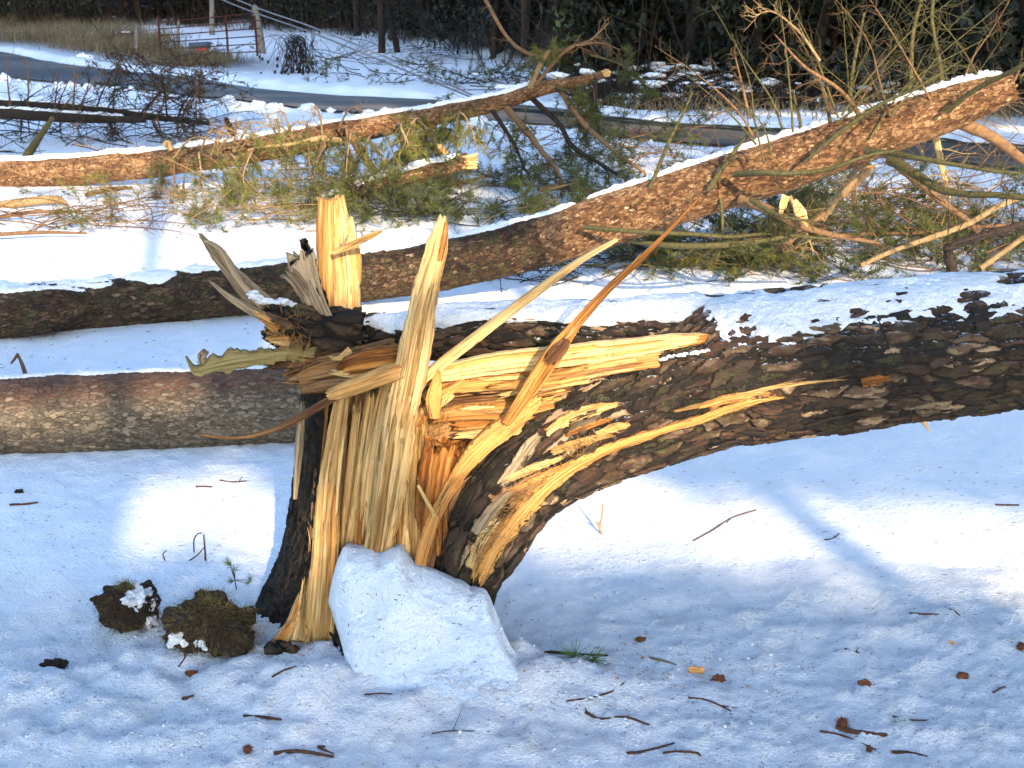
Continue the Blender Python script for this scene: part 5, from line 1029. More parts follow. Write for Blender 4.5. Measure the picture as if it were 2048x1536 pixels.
# hanging seed-head shrub
sh = empty('seedhead_shrub', G(590, 140), 'drooping shrub with dark seed heads on thin stems right of the leaning post', 'shrub'); tb_ = MB(); hb = MB(); c0 = G(590, 148)
for i in range(70):
    x0 = random.gauss(600, 18); top = P(x0, random.uniform(75, 90), c0[1]+random.uniform(-.3, .3)); ex = x0+random.gauss(0, 22)-max(0, random.random()-.6)*160; end = P(ex, random.uniform(110, 152), c0[1]+random.uniform(-.5, .1)); mid = (top+end)/2+np.array([0, 0, .25])
    tube_mb(tb_, [c0+np.array([random.uniform(-.35, .55), random.uniform(-.2, .2), 0]), top, mid, end], [.007, .006, .005, .003], n=14, seg=3); 
    if random.random() < .6: blob(hb, end, [.030, .025, .042], .3, n=5, m=6, seed=i)
tag(tb_.build('stems', M['branch_dark'], sh), kind='stuff'); tag(hb.build('seed_heads', M['branch_dark'], sh), kind='stuff')

# forest beyond the road
def forest_tree(px, py, rp, hgt, mat, label, seed, lean=0.0, limbs=14, fork=False, group='bare trees of the dark wood beyond the road'):
    b = G(px, py, -.1); s = m_per_px(b); root = empty('bare_tree', b, label, 'tree', group); top = b+np.array([lean*hgt, random.uniform(-.5, .5), hgt]); r = rp*s
    mb = MB(); path, T = tube_mb(mb, [b, b*.6+top*.4+RNG.normal(size=3)*.2, top], [r*1.25, r*.85, r*.25], n=26, seg=8, wob=.05, jit=.06, seed=seed)
    mb.build('trunk', M[mat], root); cb = MB()
    for k_ in range(limbs):
        t = random.uniform(.10, .8); p = path[int(t*25)]; d = np.array([random.uniform(-1, 1), random.uniform(-.6, .6), random.uniform(-.1, 1.0)]); d /= np.linalg.norm(d); L = hgt*random.uniform(.10, .28)
        q = [p, p+d*L*.5+RNG.normal(size=3)*.1, p+d*L+np.array([0, 0, L*.15])]; pp, _t = tube_mb(cb, q, [r*.30, r*.08], n=9, seg=4, seed=k_); twigs(cb, pp, 6, L*.45, max(.006, r*.07), None, depth=1, per=3)
    tag(cb.build('limbs', M['trunk_far' if mat == 'trunk_far' else 'trunk_tan'], root), kind='stuff')
DT = [(764, 106, 6, 'trunk_far', 'left one of two dark trunks standing close together on the snow above the cables', .02), (796, 104, 5, 'trunk_far', 'right one of two dark trunks standing close together on the snow above the cables', -.07)]
for i, (x, y, r, m_, lab, ln) in enumerate(DT): forest_tree(x, y, r, 11, m_, lab, i, lean=ln, group=None if i < 2 else 'x')
lst = []
for i in range(42):
    x = -180+i*56+random.uniform(-18, 18); yE = np.interp(x, [-500, 0, 300, 500, 700, 850, 1000, 1200, 1400, 1700, 2048, 2600], [62, 62, 52, 60, 72, 95, 130, 190, 208, 212, 235, 300]); y = yE-random.uniform(2, 60)*(.5 if x < 900 else 1)
    tan = random.random() < .42; rr_ = random.uniform(2.2, 7.0) if x < 900 else random.uniform(4, 12); ln_ = random.uniform(-.16, .16); forest_tree(x, y, rr_, random.uniform(9, 14), 'trunk_tan' if tan else 'trunk_far', ('slim ' if rr_ < 5 else 'stout ' if rr_ > 9 else '')+(('left-leaning ' if ln_ < 0 else 'right-leaning ') if abs(ln_) > .05 else 'upright ')+('tan' if tan else 'blackish')+' bare trunk in the wood '+('beyond the verge at left' if x < 560 else 'above the two cables' if x < 1180 else 'above the rising orange trunk'), i+10, lean=ln_, limbs=9)
# dark evergreens
def evergreen(px, py, hgt, wid, label, seed, n=11000, low=.03, size=.085, mat='leaf_dark'):
    b = G(px, py, -.1); root = empty('dark_evergreen', b, label, 'tree', 'dark evergreens of the wood beyond the road'); mb = MB(); tube_mb(mb, [b, b+np.array([0, 0, hgt])], [.14, .03], n=10, seg=6); mb.build('trunk', M['trunk_far'], root)
    rg = np.random.default_rng(seed); nc = 120; cz = low+(1-low)*rg.random(nc)**1.1; ca = rg.random(nc)*6.283; cr = wid*(1-cz)**.6*(.3+.8*rg.random(nc)); C = np.stack([np.cos(ca)*cr, np.sin(ca)*cr, cz*hgt], -1)
    k_ = rg.integers(0, nc, n); pts = b+C[k_]+rg.normal(size=(n, 3))*np.array([.34, .34, .20])*wid*.35; lm = MB(); leaves(lm, pts, size); tag(lm.build('crown', M[mat], root, smooth=False), kind='stuff')
EV = [(60, 40, 11, 2.6), (190, 45, 12, 2.6), (330, 30, 12, 2.8), (390, 38, 11, 2.2), (470, 30, 12, 2.6), (620, 45, 11, 3.0), (700, 58, 11, 2.4), (860, 70, 11, 2.4), (1000, 105, 9, 2.0), (1260, 160, 8, 1.6), (1380, 175, 9, 2.0), (1560, 180, 9, 1.8), (1700, 170, 9, 2.0), (1880, 190, 9, 2.0), (2060, 200, 9, 2.2), (-80, 40, 12, 3.0), (2250, 220, 9, 2.4)]
for i, (x, y, h_, w_) in enumerate(EV): evergreen(x, y, h_, w_, ('broad ' if w_ > 2.3 else 'narrow ')+'dark evergreen in the wood '+('behind the verge left of the gate' if x < 320 else 'right behind the red gate' if x < 560 else 'above the two cables' if x < 1100 else 'above the rising orange trunk'), i)
evergreen(1165, 160, 5.0, .9, 'olive-green vine-covered tree just right of the slender pine tip', 77, n=3500, size=.10, mat='needle_dark')
# far wood: one mass of twigs and leaves closing the view
mb = MB(); n = 230000; x = RNG.uniform(-1, 1, n); yb = RNG.uniform(0, 1, n)**.7; Xs = x*62; e_ = edgeY(Xs); Ys = e_+1.5+yb*24; Zs = Hb(Xs, Ys)+RNG.random(n)**1.0*(2+yb*12)
leaves(mb, np.stack([Xs, Ys, Zs], -1), .13+.0*n); o = mb.build('distant_woodland', M['wood_far'], smooth=False); tag(o, 'dark mass of twigs and undergrowth closing the view behind the road', 'woodland', kind='stuff')
mb = MB()
for i in range(2600):
    X = random.uniform(-30, 26); Y = float(edgeY(X))+random.random()**1.5*12-.3; b = np.array([X, Y, float(Hb(X, Y))-.05]); L = random.uniform(.8, 4.0); d = np.array([random.gauss(0, .45), random.gauss(0, .3), 1])
    m2 = b+d*L*.5+RNG.normal(size=3)*.12*L; tube_mb(mb, [b, m2, m2+d*L*.5*np.array([1.6, 1, .6])+RNG.normal(size=3)*.15*L], [.018, .010, .004], n=7, seg=3, seed=i)
tag(mb.build('undergrowth', M['trunk_tan'], smooth=True), 'leggy brown undergrowth along the edge of the wood', 'undergrowth', kind='stuff')
mb = MB()
for i in range(900):
    px = random.uniform(1150, 1720); py = random.uniform(178, 222) if px < 1650 else random.uniform(150, 215); b = G(px, py); L = random.uniform(.3, .9)
    for k_ in range(3): d = np.array([random.gauss(0, .7), random.gauss(0, .5), .8]); tube_mb(mb, [b, b+d*L*.5, b+d*L+np.array([0, 0, -.2*L])], [.010, .005], n=6, seg=3)
tag(mb.build('snowy_brush', M['branch_dark']), 'snow-dusted low brush at the foot of the wood on the right', 'brush', kind='stuff')
mb = MB(); 
for i in range(420): 
    px = random.gauss(1420, 150) if i % 3 else random.gauss(1730, 50); py = random.uniform(172, 218) if i % 3 else random.uniform(150, 205); b = G(px, py); b[2] += random.uniform(.02, .5); s_ = random.uniform(.03, .12); blob(mb, b, [s_*1.6, s_, s_*.5], .5, n=6, m=8, seed=i)
tag(mb.build('snow_on_brush', M['snow']), 'dabs of snow caught in the low brush at the foot of the wood', 'snow', kind='stuff')
# bare boughs lying on the snow across the road (centre)
thicket('brush_heap', 'dark green boughs lying on the snow beyond the road in the centre', 'branches', [(720, 158, 4), (820, 166, 5), (950, 170, 8), (1050, 178, 9), (1130, 185, 6)], 34, 1.5, .011, 'branch_dark', 'needle_dark', h=(0, .22), gn=7, gL=.12, gw=.010, nden=.5)
thicket('brush_heap', 'thin bare twigs on the far snow right of the seed-head shrub', 'branches', [(640, 130, 8), (720, 125, 10), (820, 120, 10), (900, 118, 6)], 30, 1.8, .010, 'branch_dark', None, h=(0, .25))
thicket('brush_heap', 'thorny twigs with small leaves on the near snow bank below the dark cables', 'branches', [(1180, 320, 12), (1280, 310, 14), (1420, 330, 10), (1480, 345, 8)], 26, 1.2, .006, 'branch_brown', None, h=(0, .45), lean=.3)
thicket('brush_heap', 'bramble twigs hanging by the right edge above the snowy road bank', 'branches', [(1880, 260, 10), (1960, 250, 20), (2060, 250, 30)], 40, 1.2, .007, 'branch_tan', None, h=(0, .7), lean=.4)

# ================================================================== SMALL THINGS ON THE SNOW
def turf(px, py, rx, rz, label, seed):
    g_ = GH(px, py); s = m_per_px(g_); c = g_+np.array([0, .03, rz*s*.70]); root = empty('turf_clod', g_, label, 'clod')
    mb = MB(); blob(mb, c, [rx*s, rx*s*.8, rz*s], .30, n=70, m=100, seed=seed, fr=1.7); V = mb.V[0]; V += .006*np.stack([vn(V*80, 1), vn(V*80, 2), vn(V*80, 3)], -1)+.014*np.stack([vn(V*25, 4), vn(V*25, 5), vn(V*25, 6)], -1); mb.build('peat', M['turf'], root)
    gm = MB(); n = 4200 if rx > 60 else 1500; k_ = RNG.integers(0, len(V), n); d = (V[k_]-c); d /= np.linalg.norm(d, axis=1)[:, None]; d[:, 2] -= .5; needles(gm, V[k_]-d*.004, d, 1, .038, .0013, .6); tag(gm.build('matted_grass', M['turf_grass'], root), kind='stuff')
    return root, V, c
r1, V1, c1 = turf(252, 1272, 56, 52, 'dark rounded peat clod, left one of two beside the stump, snow on its right shoulder', 81)
mb = MB(); blob(mb, c1+np.array([.030, -.006, .030]), [.050, .050, .034], .45, n=50, m=60, seed=31, fr=2.6); blob(mb, c1+np.array([.066, -.012, -.012]), [.030, .04, .042], .45, n=40, m=50, seed=32, fr=2.6); snowthing('snow_patch', mb, 'sloping snow patch on the right shoulder of the left peat clod', 'icy')
r2, V2, c2 = turf(424, 1318, 84, 58, 'wide grassy turf clod, right one of two beside the stump, matted with brown grass', 82)
mb = MB(); pb = bvhtree.BVHTree.FromPolygons([tuple(v) for v in V2.tolist()], [tuple(int(i) for i in q) for q in quads(70, 100, True)]); [blob(mb, hit(pb, x_, y_, .0), [r_*1.3, r_, r_], .5, n=18, m=22, seed=k_) for k_, (x_, y_, r_) in enumerate([(352, 1275, .017), (368, 1284, .011), (402, 1285, .012), (340, 1290, .008), (410, 1296, .007)])]; snowthing('snow_patch', mb, 'small icy snow crumbs on the wide grassy turf clod', 'icy')
def rock_like(px, py, rx, rz, mat, name, label, cat, seed, amp=.5):
    g_ = GH(px, py); s = m_per_px(g_); mb = MB(); blob(mb, g_+np.array([0, 0, rz*s*.4]), [rx*s, rx*s*.6, rz*s], amp, n=20, m=26, seed=seed, fr=2.4); return tag(mb.build(name, M[mat]), label, cat)
rock_like(556, 1332, 26, 12, 'bark_stump', 'bark_chunk', 'dark chunk of bark half sunk in snow left of the snow bank', 'bark', 91); rock_like(108, 1340, 24, 9, 'turf', 'turf_crumb', 'small crumb of peat at the far left of the foreground', 'clod', 92)
rock_like(384, 1360, 12, 6, 'brown_leaf', 'dead_leaf', 'curled orange-brown leaf below the wide turf clod', 'leaf', 93); rock_like(40, 990, 8, 5, 'turf', 'turf_crumb', 'tiny dark crumb on the smooth snow at the upper left below the scaly log', 'clod', 94)
rock_like(1281, 1291, 11, 5, 'brown_leaf', 'dead_leaf', 'dark brown leaf lying alone right of the snow bank', 'leaf', 95); rock_like(1437, 1362, 12, 9, 'brown_leaf', 'dead_leaf', 'crumpled brown leaf right of the orange wood chip', 'leaf', 96)
rock_like(1728, 1378, 12, 6, 'brown_leaf', 'dead_leaf', 'small crumpled reddish leaf on the right foreground snow', 'leaf', 97); rock_like(1925, 1355, 12, 6, 'brown_leaf', 'dead_leaf', 'reddish pointed leaf near the right edge', 'leaf', 98)
# bark pieces fallen beside the snow bank
mb = MB(); splinter_geo(mb, [GH(652, 1255, .05), GH(665, 1290, .03), GH(690, 1325, .012), GH(702, 1340, .006)], [.012, .02, .02, .008], .015, nr=50, nc=24, groove=.5, seed=13, rag1=.2); tag(mb.build('bark_piece', M['bark_stump']), 'dark strip of bark wedged between stump and snow bank', 'bark')
def mini_tube(px_pts, r, mat, name, label, cat='twig', side=None, up=.001, group=None):
    C = [GH(x, y, up) for x, y in px_pts]; s = m_per_px(C[0])*.8; mb = MB(); tube_mb(mb, C, [r*s, r*s*.85, r*s*.6], n=24, seg=8, wob=.10, jit=.004, seed=len(label))
    for a_, b_ in (side or []): tube_mb(mb, [GH(*a_, up), GH(*b_, up+.006)], [r*s*.6, r*s*.3], n=6, seg=5)
    return tag(mb.build(name, M[mat]), label, cat, group)
TW = [([(488, 1446), (525, 1449), (562, 1455)], 5, 'straight stout brown twig below the snow bank, left of centre'),
 ([(548, 1518), (600, 1512), (668, 1517)], 6, 'thick brown twig with a hooked right end at the bottom edge', [((636, 1500), (668, 1515)), ((650, 1498), (636, 1502))]),
 ([(1133, 1423), (1180, 1418), (1225, 1408), (1250, 1398)], 3, 'thin curved twig just right of the snow bank tail'),
 ([(1170, 1438), (1200, 1448), (1250, 1452), (1298, 1460)], 4, 'long dark twig below the curved one right of the snow bank', [((1175, 1440), (1170, 1436))]),
 ([(1254, 1512), (1290, 1502), (1348, 1491)], 4, 'knobbly dark twig near the bottom edge, centre right'), ([(1326, 1508), (1360, 1512), (1390, 1512), (1400, 1520)], 3.5, 'short forked twig right beside the knobbly one at the bottom'),
 ([(1376, 1407), (1410, 1408), (1440, 1420), (1462, 1428)], 3, 'bowed twig with a fork in the middle of the right foreground', [((1440, 1420), (1477, 1418))]),
 ([(1672, 1458), (1710, 1468), (1772, 1474)], 8, 'thick dark stick lying beside the spiky seed ball at right'), ([(1640, 1465), (1690, 1475), (1750, 1498)], 3.5, 'thin twig crossing under the thick stick at right'),
 ([(1782, 1503), (1815, 1504), (1855, 1509)], 5, 'short knobbly stick right of the thick stick'), ([(1688, 1309), (1720, 1312), (1744, 1310)], 3, 'small branched twig in the middle of the right snow', [((1712, 1312), (1716, 1306))]),
 ([(1818, 1238), (1845, 1240), (1878, 1243)], 3, 'slim twig on the clean snow high at the right'), ([(1898, 1234), (1912, 1238), (1922, 1246)], 2.4, 'short slim twig next to the one high at the right'),
 ([(1090, 1319), (1110, 1325), (1150, 1326), (1215, 1322)], 4.5, 'brown stick carrying the green needle sprig right of the snow bank'), ([(1386, 1090), (1420, 1074), (1460, 1050), (1512, 1032)], 2.4, 'long thin forked twig standing out of the sunlit snow under the trunk', [((1452, 1058), (1462, 1052))]),
 ([(545, 1378), (570, 1379), (595, 1379)], 3, 'short straight twig on the snow left of the snow bank foot'), ([(864, 1473), (910, 1474), (980, 1472)], 1.8, 'very thin twig lying flat at bottom centre', [((905, 1474), (925, 1436))]),
 ([(365, 1408), (377, 1407), (387, 1405)], 5, 'short thick brown stub on the lower left snow'), ([(20, 1014), (45, 1012), (75, 1008)], 4, 'dark blade-shaped twig on the shaded snow at the far left'), ([(392, 975), (410, 975), (424, 977)], 3, 'short brown twig on the sunlit snow below the scaly log'),
 ([(1648, 1090), (1665, 1088), (1678, 1080)], 2, 'tiny forked twig on the sunlit snow under the trunk at right'), ([(1990, 1016), (2010, 1016), (2036, 1017)], 3, 'short dark twig at the right edge of the sunlit snow'),
 ([(1785, 1440), (1820, 1441), (1855, 1440)], 2.6, 'thin twig with a grey-green tuft above the thick stick'), ([(1985, 1388), (2000, 1384), (2010, 1380)], 2.4, 'small crooked twig near the right edge'), ([(730, 1418), (760, 1416), (785, 1412)], 2.2, 'faint thin twig on the snow below the bank'),
 ([(440, 962), (465, 966), (492, 964)], 2.4, 'arched pale twig on the sunlit snow behind the turf clods', [((478, 965), (484, 956))])]
for t_ in TW: mini_tube(t_[0], t_[1], 'twig', 'twig', t_[2], side=t_[3] if len(t_) > 3 else None)
mini_tube([(1298, 1327), (1325, 1334), (1352, 1340)], 4.5, 'wood_grey', 'wood_sliver', 'grey split sliver of wood left of the orange chip', 'wood'); 
g_ = GH(1392, 1347, .012); s_ = m_per_px(g_); mb = MB(); splinter_geo(mb, [g_-np.array([17*s_, 0, 0]), g_+np.array([17*s_, 0, -.002])], [7*s_, 6*s_], .006, nr=20, nc=16, rag0=.15, rag1=.15, seed=3); tag(mb.build('wood_chip', M['chip']), 'bright orange wood chip on the snow right of the needle sprig', 'wood chip')
g_ = GH(1902, 1298, .006); mb = MB(); splinter_geo(mb, [g_+np.array([-.008, 0, .006]), g_+np.array([.012, 0, -.003])], [.003, .002], .003, nr=12, nc=8, seed=3); tag(mb.build('wood_chip', M['chip']), 'tiny orange chip high on the right snow', 'wood chip')
# standing stalks
def stalk(px_pts, Y, r, mat, name, label, cat='stalk', sides=()):
    C = [P(x, y, Y) for x, y in px_pts]; s = m_per_px(C[0]); mb = MB(); tube_mb(mb, C, [r*s, r*s*.6], n=16, seg=5, jit=.003)
    for a_ in sides: tube_mb(mb, [P(x, y, Y) for x, y in a_], [r*s*.7, r*s*.4], n=8, seg=4)
    return tag(mb.build(name, M[mat]), label, cat)
def yof(px, py): return float(GH(px, py)[1])
stalk([(411, 1121), (410, 1095), (408, 1070)], yof(411, 1121), 2.2, 'twig', 'plant_stalk', 'upright dry stalk with a bent companion, left of the seedling', sides=[[(374, 1124), (395, 1110), (408, 1095)]])
stalk([(388, 1105), (388, 1080), (396, 1068), (404, 1068)], yof(390, 1108), 1.5, 'twig', 'plant_stalk', 'hooked hair-thin stalk just left of the upright dry one'); stalk([(330, 1121), (326, 1108), (333, 1101)], yof(330, 1121), 1.5, 'twig', 'plant_stalk', 'tiny hooked stalk farthest left of the stalks')
stalk([(1204, 1070), (1198, 1052), (1196, 1045)], yof(1204, 1072), 3, 'branch_tan', 'plant_stalk', 'small forked tan stalk standing in sunlit snow right of the bent trunk', sides=[[(1199, 1055), (1204, 1030), (1205, 1008)], [(1199, 1054), (1193, 1044)]])
stalk([(52, 752), (45, 730), (36, 708)], yof(52, 753), 5, 'branch_brown', 'broken_stick', 'stout broken stick poking from the snow above the scaly log at left', sides=[[(36, 708), (29, 718), (22, 727)]])
# needle sprigs
def sprig(px, py, pts, label, tufts, L=.05, mat='needle_fresh', Y=None, n=22):
    Y = yof(px, py)-(.05 if L > .06 else .0) if Y is None else Y; root = empty('pine_sprig', P(px, py, Y), label, 'sprig'); mb = MB(); gm = MB(); C = [P(x, y, Y) for x, y in pts]; tube_mb(mb, C, [.0022, .0012], n=12, seg=5)
    for x, y, dx, dz in tufts: p = P(x, y, Y); tube_mb(mb, [C[len(C)//2], p], [.0012, .001], n=5, seg=4); d = np.array([dx, -.2, dz]); needles(gm, np.array([p]*2), np.array([d]*2), n, L, .0022, .55)
    mb.build('stem', M['twig'], root); tag(gm.build('needles', M[mat], root), kind='stuff')
sprig(474, 1186, [(474, 1186), (470, 1160), (466, 1135)], 'upright pine seedling with pale green tufts left of the stump', [(462, 1130, -.6, .5), (470, 1140, .5, .6), (466, 1163, -.6, .2), (493, 1166, .7, .4), (500, 1160, .4, .7), (458, 1127, -.8, .4)], L=.03, n=14)
sprig(410, 1188, [(400, 1186), (412, 1186), (424, 1187)], 'small flat tuft of green needles between clods and seedling', [(408, 1184, -.3, .3), (418, 1184, .6, .3), (404, 1185, -.8, .1)], L=.022, n=12, mat='needle')
sprig(1165, 1325, [(1120, 1322), (1165, 1325), (1200, 1320)], 'dark green needle sprig on the brown stick right of the snow bank', [(1160, 1322, -.6, .5), (1170, 1326, .5, .5), (1165, 1340, .3, -.6), (1180, 1345, .5, -.5), (1150, 1312, -.7, .7), (1190, 1345, .6, -.5), (1185, 1320, .5, .4)], L=.066, n=30)
sprig(1800, 1452, [(1790, 1448), (1800, 1452)], 'grey-green frosted needle tuft near the thick stick', [(1795, 1450, -.3, .3), (1805, 1450, .4, .3)], L=.03, n=16)
# spiky seed balls
def seedball(px, py, r, label, seed):
    g_ = GH(px, py); s = m_per_px(g_); c = g_+np.array([0, 0, r*s*.8]); root = empty('seed_ball', g_, label, 'seed ball'); mb = MB(); blob(mb, c, r*s*.7, .1, seed=seed); mb.build('core', M['brown_leaf'], root)
    gm = MB(); d = RNG.normal(size=(120, 3)); d /= np.linalg.norm(d, axis=1)[:, None]; needles(gm, c+d*r*s*.6, d, 1, r*s*.55, .0022, .1); gm.build('spikes', M['brown_leaf'], root)
seedball(497, 1524, 12, 'round spiky seed ball at the bottom edge left of centre', 1); seedball(1684, 1458, 15, 'spiky reddish seed ball resting against the thick stick at right', 2); seedball(2040, 1312, 11, 'spiky reddish seed ball cut by the right edge', 3); seedball(1738, 1506, 8, 'small spiky seed ball by the bottom edge at right', 4)
mini_tube([(358, 1350), (372, 1340), (370, 1330), (360, 1328)], 2.2, 'brown_leaf', 'curled_shaving', 'curled bark shaving between clod and orange leaf', 'bark')
# crumbs: uncountable
mb = MB()
for i in range(1500):
    px = random.uniform(-20, 2070); py = 1180+random.random()**.8*370
    if 640 < px < 1010 and py < 1400: continue
    g_ = GH(px, py, .001); s = m_per_px(g_); L = random.uniform(1.0, 6)**1.0*s*(2.0 if random.random() < .12 else 1); a_ = random.uniform(-.5, .5)+(0 if random.random() < .7 else 1.4); d = np.array([math.cos(a_), math.sin(a_), random.uniform(-.1, .25)])
    tube_mb(mb, [g_, g_+d*L*.5+np.array([0, 0, .0006]), g_+d*L], [s*random.uniform(.35, .9), s*.4], n=4, seg=3)
for i in range(500):
    px = random.uniform(-20, 2070); py = random.uniform(940, 1180); g_ = GH(px, py, .001); s = m_per_px(g_); a_ = random.uniform(-.3, .3)
    if g_[1] < 3.4 and px < 1000: continue
    tube_mb(mb, [g_, g_+np.array([math.cos(a_), math.sin(a_), .05])*s*random.uniform(2, 8)], [s*.5, s*.3], n=3, seg=3)
for i in range(150):
    px = random.uniform(-20, 620); py = random.uniform(650, 760) if i % 2 else random.uniform(480, 560); g_ = GH(px, py, .003); s = m_per_px(g_); a_ = random.uniform(-3, 3)
    tube_mb(mb, [g_, g_+np.array([math.cos(a_), math.sin(a_), .2])*s*random.uniform(2, 9)], [s*.7, s*.4], n=4, seg=3)
tag(mb.build('ground_litter', M['twig']), 'scattered bark crumbs and needles on the snow', 'litter', kind='stuff')
mb = MB()
for i in range(240):
    px, py = (random.gauss(600, 90), random.gauss(1310, 30)) if i % 2 else (random.gauss(1250, 160), random.gauss(1360, 35))
    if 655 < px < 1010 and py < 1390: continue
    g_ = GH(px, py, .002); s = m_per_px(g_); a_ = random.uniform(-3, 3); L = random.uniform(2, 9)*s
    tube_mb(mb, [g_, g_+np.array([math.cos(a_)*L, math.sin(a_)*L, random.uniform(0, .4)*L])], [s*random.uniform(.5, 1.5), s*.5], n=3, seg=4)
tag(mb.build('wood_crumbs', M['chip']), 'small orange splinters and sawdust scattered round the stump foot', 'litter', kind='stuff')
mb = MB(); 
for i in range(500):
    px = random.uniform(0, 700)+random.choice([0, 0, 900]); py = 1290+random.random()*250; g_ = GH(px, py); s = m_per_px(g_); r = random.uniform(1.0, 3.8)*s; blob(mb, g_+np.array([0, 0, r*.05]), [r*1.4, r, r*.8], .5, n=6, m=8, seed=i)
tag(mb.build('ice_crumbs', M['icy']), 'icy crumbs of churned snow in the foreground', 'snow', kind='stuff')

# ================================================================== ADDED LEAF SCREENS BEHIND THE CAMERA (unseen, shaped to shade the view)
ORD = ['leftmost', 'second', 'third', 'fourth', 'fifth', 'sixth', 'seventh', 'eighth', 'ninth', 'tenth', 'eleventh', 'twelfth', 'thirteenth', 'fourteenth', 'fifteenth', 'sixteenth', 'seventeenth', 'eighteenth', 'nineteenth', 'twentieth']
_by = {}
for o_ in scene.objects:
    if o_.parent is None and o_.get('group') and o_.get('label'): _by.setdefault(o_['label'], []).append(o_)
for lb_, os_ in _by.items():
    if len(os_) > 1 and len(os_) <= 20:
        os_.sort(key=lambda o_: o_.location.x/max(o_.location.y, .1))
        for k_, o_ in enumerate(os_): o_['label'] = ('leftmost ' if k_ == 0 else ORD[k_]+' from left, ')+lb_
bpy.context.view_layer.update(); dg = bpy.context.evaluated_depsgraph_get()
def inpoly(x, y, poly):
    c = False; n = len(poly)
    for i in range(n):
        x1, y1 = poly[i]; x2, y2 = poly[(i+1) % n]
        if (y1 > y) != (y2 > y) and x < (x2-x1)*(y-y1)/(y2-y1)+x1: c = not c
    return c
LIT_GROUND = [[(190, 1010), (560, 930), (640, 930), (620, 1085), (350, 1070), (120, 1040)], [(-40, 1085), (150, 1100), (480, 1150), (520, 1190), (420, 1190), (150, 1150), (-40, 1130)],
              [(1000, 1130), (1090, 1030), (1250, 990), (2100, 1010), (2100, 1175), (1700, 1165), (1300, 1130)],
              [(-40, 385), (1290, 375), (1300, 430), (1100, 480), (600, 550), (-40, 590)], [(720, 620), (1100, 545), (1850, 570), (2048, 555), (1100, 625)], [(1250, 200), (1650, 215), (1650, 232), (1250, 225)], [(450, 196), (1700, 262), (1700, 290), (450, 212)]]
SHADE_TRUNK = [[(655, 1085), (1000, 1085), (1000, 1400), (655, 1400)], [(600, 1150), (660, 1150), (660, 1300), (560, 1300)], [(1700, 640), (2100, 600), (2100, 900), (1800, 860), (1560, 800)], [(590, 640), (800, 640), (850, 850), (840, 1010), (590, 1000)], [(700, 1000), (850, 1000), (840, 1110), (700, 1110)], [(1480, 560), (2100, 540), (2100, 700), (1600, 740), (1430, 640)], [(640, 590), (1500, 560), (1500, 640), (860, 690), (640, 680)], [(850, 1010), (1000, 940), (1010, 1180), (850, 1150)],
               [(380, 440), (620, 460), (640, 720), (380, 760)]]
samp = []
for py in range(4, 1536, 14):
    for px in range(4, 2048, 14):
        d = ray(px, py); d /= np.linalg.norm(d); ok, loc, nn, idx, ob, mt = scene.ray_cast(dg, Vector(CAM), Vector(d))
        if not ok: continue
        top = ob
        while top.parent: top = top.parent
        nme = top.name.split('.')[0]; w = 1.0
        if nme in ('snow_ground', 'road', 'ground_litter', 'twig', 'ice_crumbs'): lit_ = any(inpoly(px, py, q) for q in LIT_GROUND); 
        elif nme == 'snapped_pine_tree': lit_ = not any(inpoly(px, py, q) for q in SHADE_TRUNK); w = 2.0
        elif nme == 'leaning_pine': lit_ = px > 1040 or (690 < px and py > 500); w = 3.0
        elif nme in ('fallen_pine_top', 'short_broken_log', 'fallen_limb', 'brush_heap', 'torn_wood'): lit_ = (px < 960 or px > 1250) and py > 240 and not (px < 420 and py < 310); w = 1.5
        elif nme == 'scaly_log': lit_ = inpoly(px, py, [(0, 800), (420, 765), (600, 745), (600, 790), (380, 830), (0, 870)]); w = 1.0
        elif nme == 'snow_cover': lit_ = 250 < py < 420 or py < 200 and px > 1500
        elif nme == 'snow_bank': lit_ = False
        else: lit_ = False
        samp.append((loc[0], loc[1], loc[2], 1.0 if lit_ else 0.0, w))
S_ = np.array(samp); Ux = np.array([math.cos(SUN_AZ), -math.sin(SUN_AZ), 0]); Vx = np.cross(Ux, SD); Vx = Vx if Vx[2] > 0 else -Vx
su, sv = S_[:, :3]@Ux, S_[:, :3]@Vx; cell = .085; D0 = 17.0
from mathutils.kdtree import KDTree
def kd(sel):
    t_ = KDTree(int(sel.sum())+1); idx = np.where(sel)[0]
    for k_ in idx: t_.insert((su[k_], sv[k_], 0), int(k_))
    t_.balance(); return t_
kl, ks = kd(S_[:, 3] > .5), kd(S_[:, 3] < .5)
pts = []; u0, u1, v0, v1 = su.min()-.3, su.max()+.3, sv.min()-.3, sv.max()+.6
for u_ in np.arange(u0, u1, cell):
    for v_ in np.arange(v0, v1, cell):
        a_, _i, dl = kl.find((u_, v_, 0)) if kl else (0, 0, 9); b_, _j, ds = ks.find((u_, v_, 0))
        if ds is None: continue
        dl = dl if dl is not None else 9
        # local majority
        nb = ks.find_range((u_, v_, 0), .13); nlb = kl.find_range((u_, v_, 0), .13); sw = sum(S_[i, 4] for _c, i, _d in nb); lw = sum(S_[i, 4] for _c, i, _d in nlb)
        if (sw+lw > 0 and sw > lw*1.15) or (sw+lw == 0 and ds < dl and ds < 2.0): pts.append((u_, v_))
pts = np.array(pts); print('occluder cells', len(pts), 'u', u0, u1, 'v', v0, v1)
base_o = SD*D0
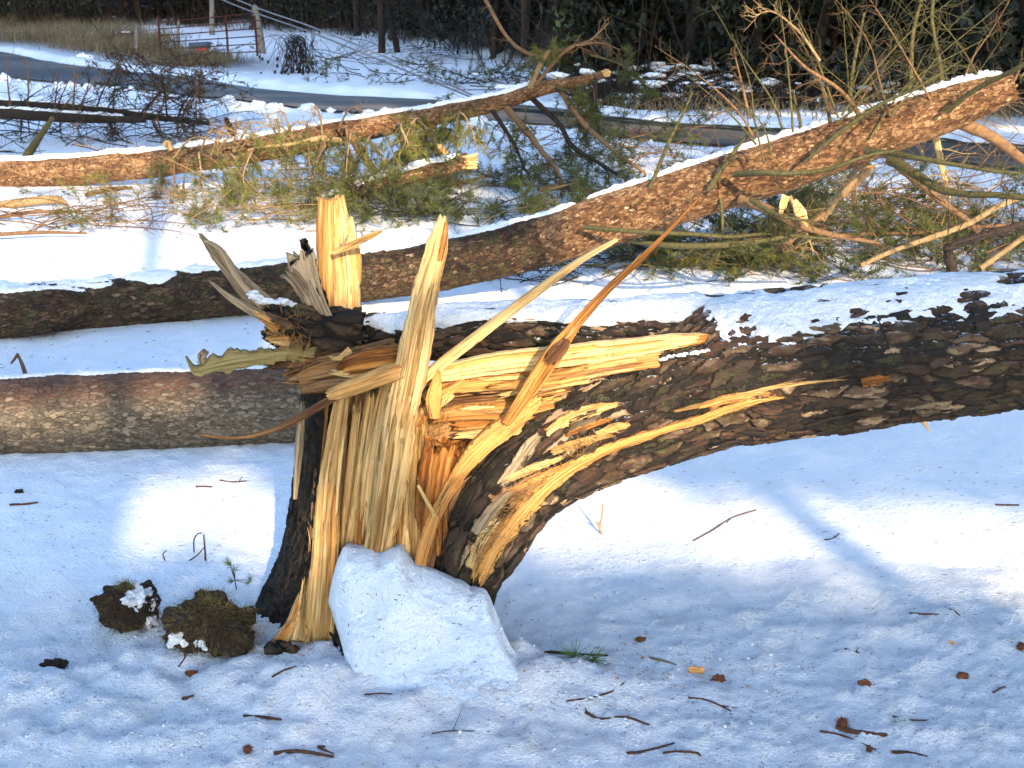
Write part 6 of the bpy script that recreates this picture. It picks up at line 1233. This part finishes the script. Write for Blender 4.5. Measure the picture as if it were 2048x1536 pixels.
Pw = pts[:, :1]*Ux+pts[:, 1:]*Vx+base_o+SD*RNG.uniform(-.8, .8, (len(pts), 1))
gz = Hb(Pw[:, 0], Pw[:, 1]); keep = Pw[:, 2] > gz+.02; Pw = Pw[keep]
nt = 9; ub = np.linspace((Pw@Ux).min(), (Pw@Ux).max(), nt+1); uu = Pw@Ux
for i in range(nt):
    sel = (uu >= ub[i]) & (uu <= ub[i+1]); Q_ = Pw[sel]
    if len(Q_) < 5: continue
    qq_ = Q_@Ux; cand = np.linspace(qq_.min()+.2, qq_.max()-.2, 24); ulit = su[S_[:, 3] > .5]; wlit = S_[S_[:, 3] > .5, 4]**4
    sc_ = [float(wlit[(ulit > c_-.16) & (ulit < c_+.16)].sum()) for c_ in cand]; cb = cand[int(np.argmin(sc_))]; cx = Q_.mean(0); cx = cx+Ux*(cb-cx@Ux); b = np.array([cx[0], cx[1], float(Hb(cx[0], cx[1]))-.1])+SD*1.2*np.array([1, 1, 0]); root = empty('shade_screen', b, 'added unseen leaf screen behind the camera, shaped to cast shade on the snow', 'tree', 'added shade screens behind the camera')
    mb = MB(); h_ = max(3.0, Q_[:, 2].max()-b[2]+.3); tube_mb(mb, [b, b+np.array([0, 0, h_])], [.10, .03], n=12, seg=8); 
    mb.build('trunk', M['trunk_far'], root)  # stem added so the shade screen resembles a tree
    m = len(Q_)*2; c = np.repeat(Q_, 2, 0)+RNG.normal(size=(m, 3))*.02; nrm = SD+RNG.normal(size=(m, 3))*.35; nrm /= np.linalg.norm(nrm, axis=1)[:, None]; a_ = np.cross(nrm, RNG.normal(size=(m, 3))); a_ /= np.linalg.norm(a_, axis=1)[:, None]; b2 = np.cross(nrm, a_); s_ = cell*.62
    V = np.stack([c-a_*s_-b2*s_, c+a_*s_-b2*s_, c+a_*s_+b2*s_, c-a_*s_+b2*s_], 1).reshape(-1, 3); lm = MB(); lm.add(V, np.arange(len(V)).reshape(-1, 4)); tag(lm.build('crown', M['leaf_dark'], root, smooth=False), kind='stuff')  # leaf cells laid out from the lit/shaded mask to block the sun
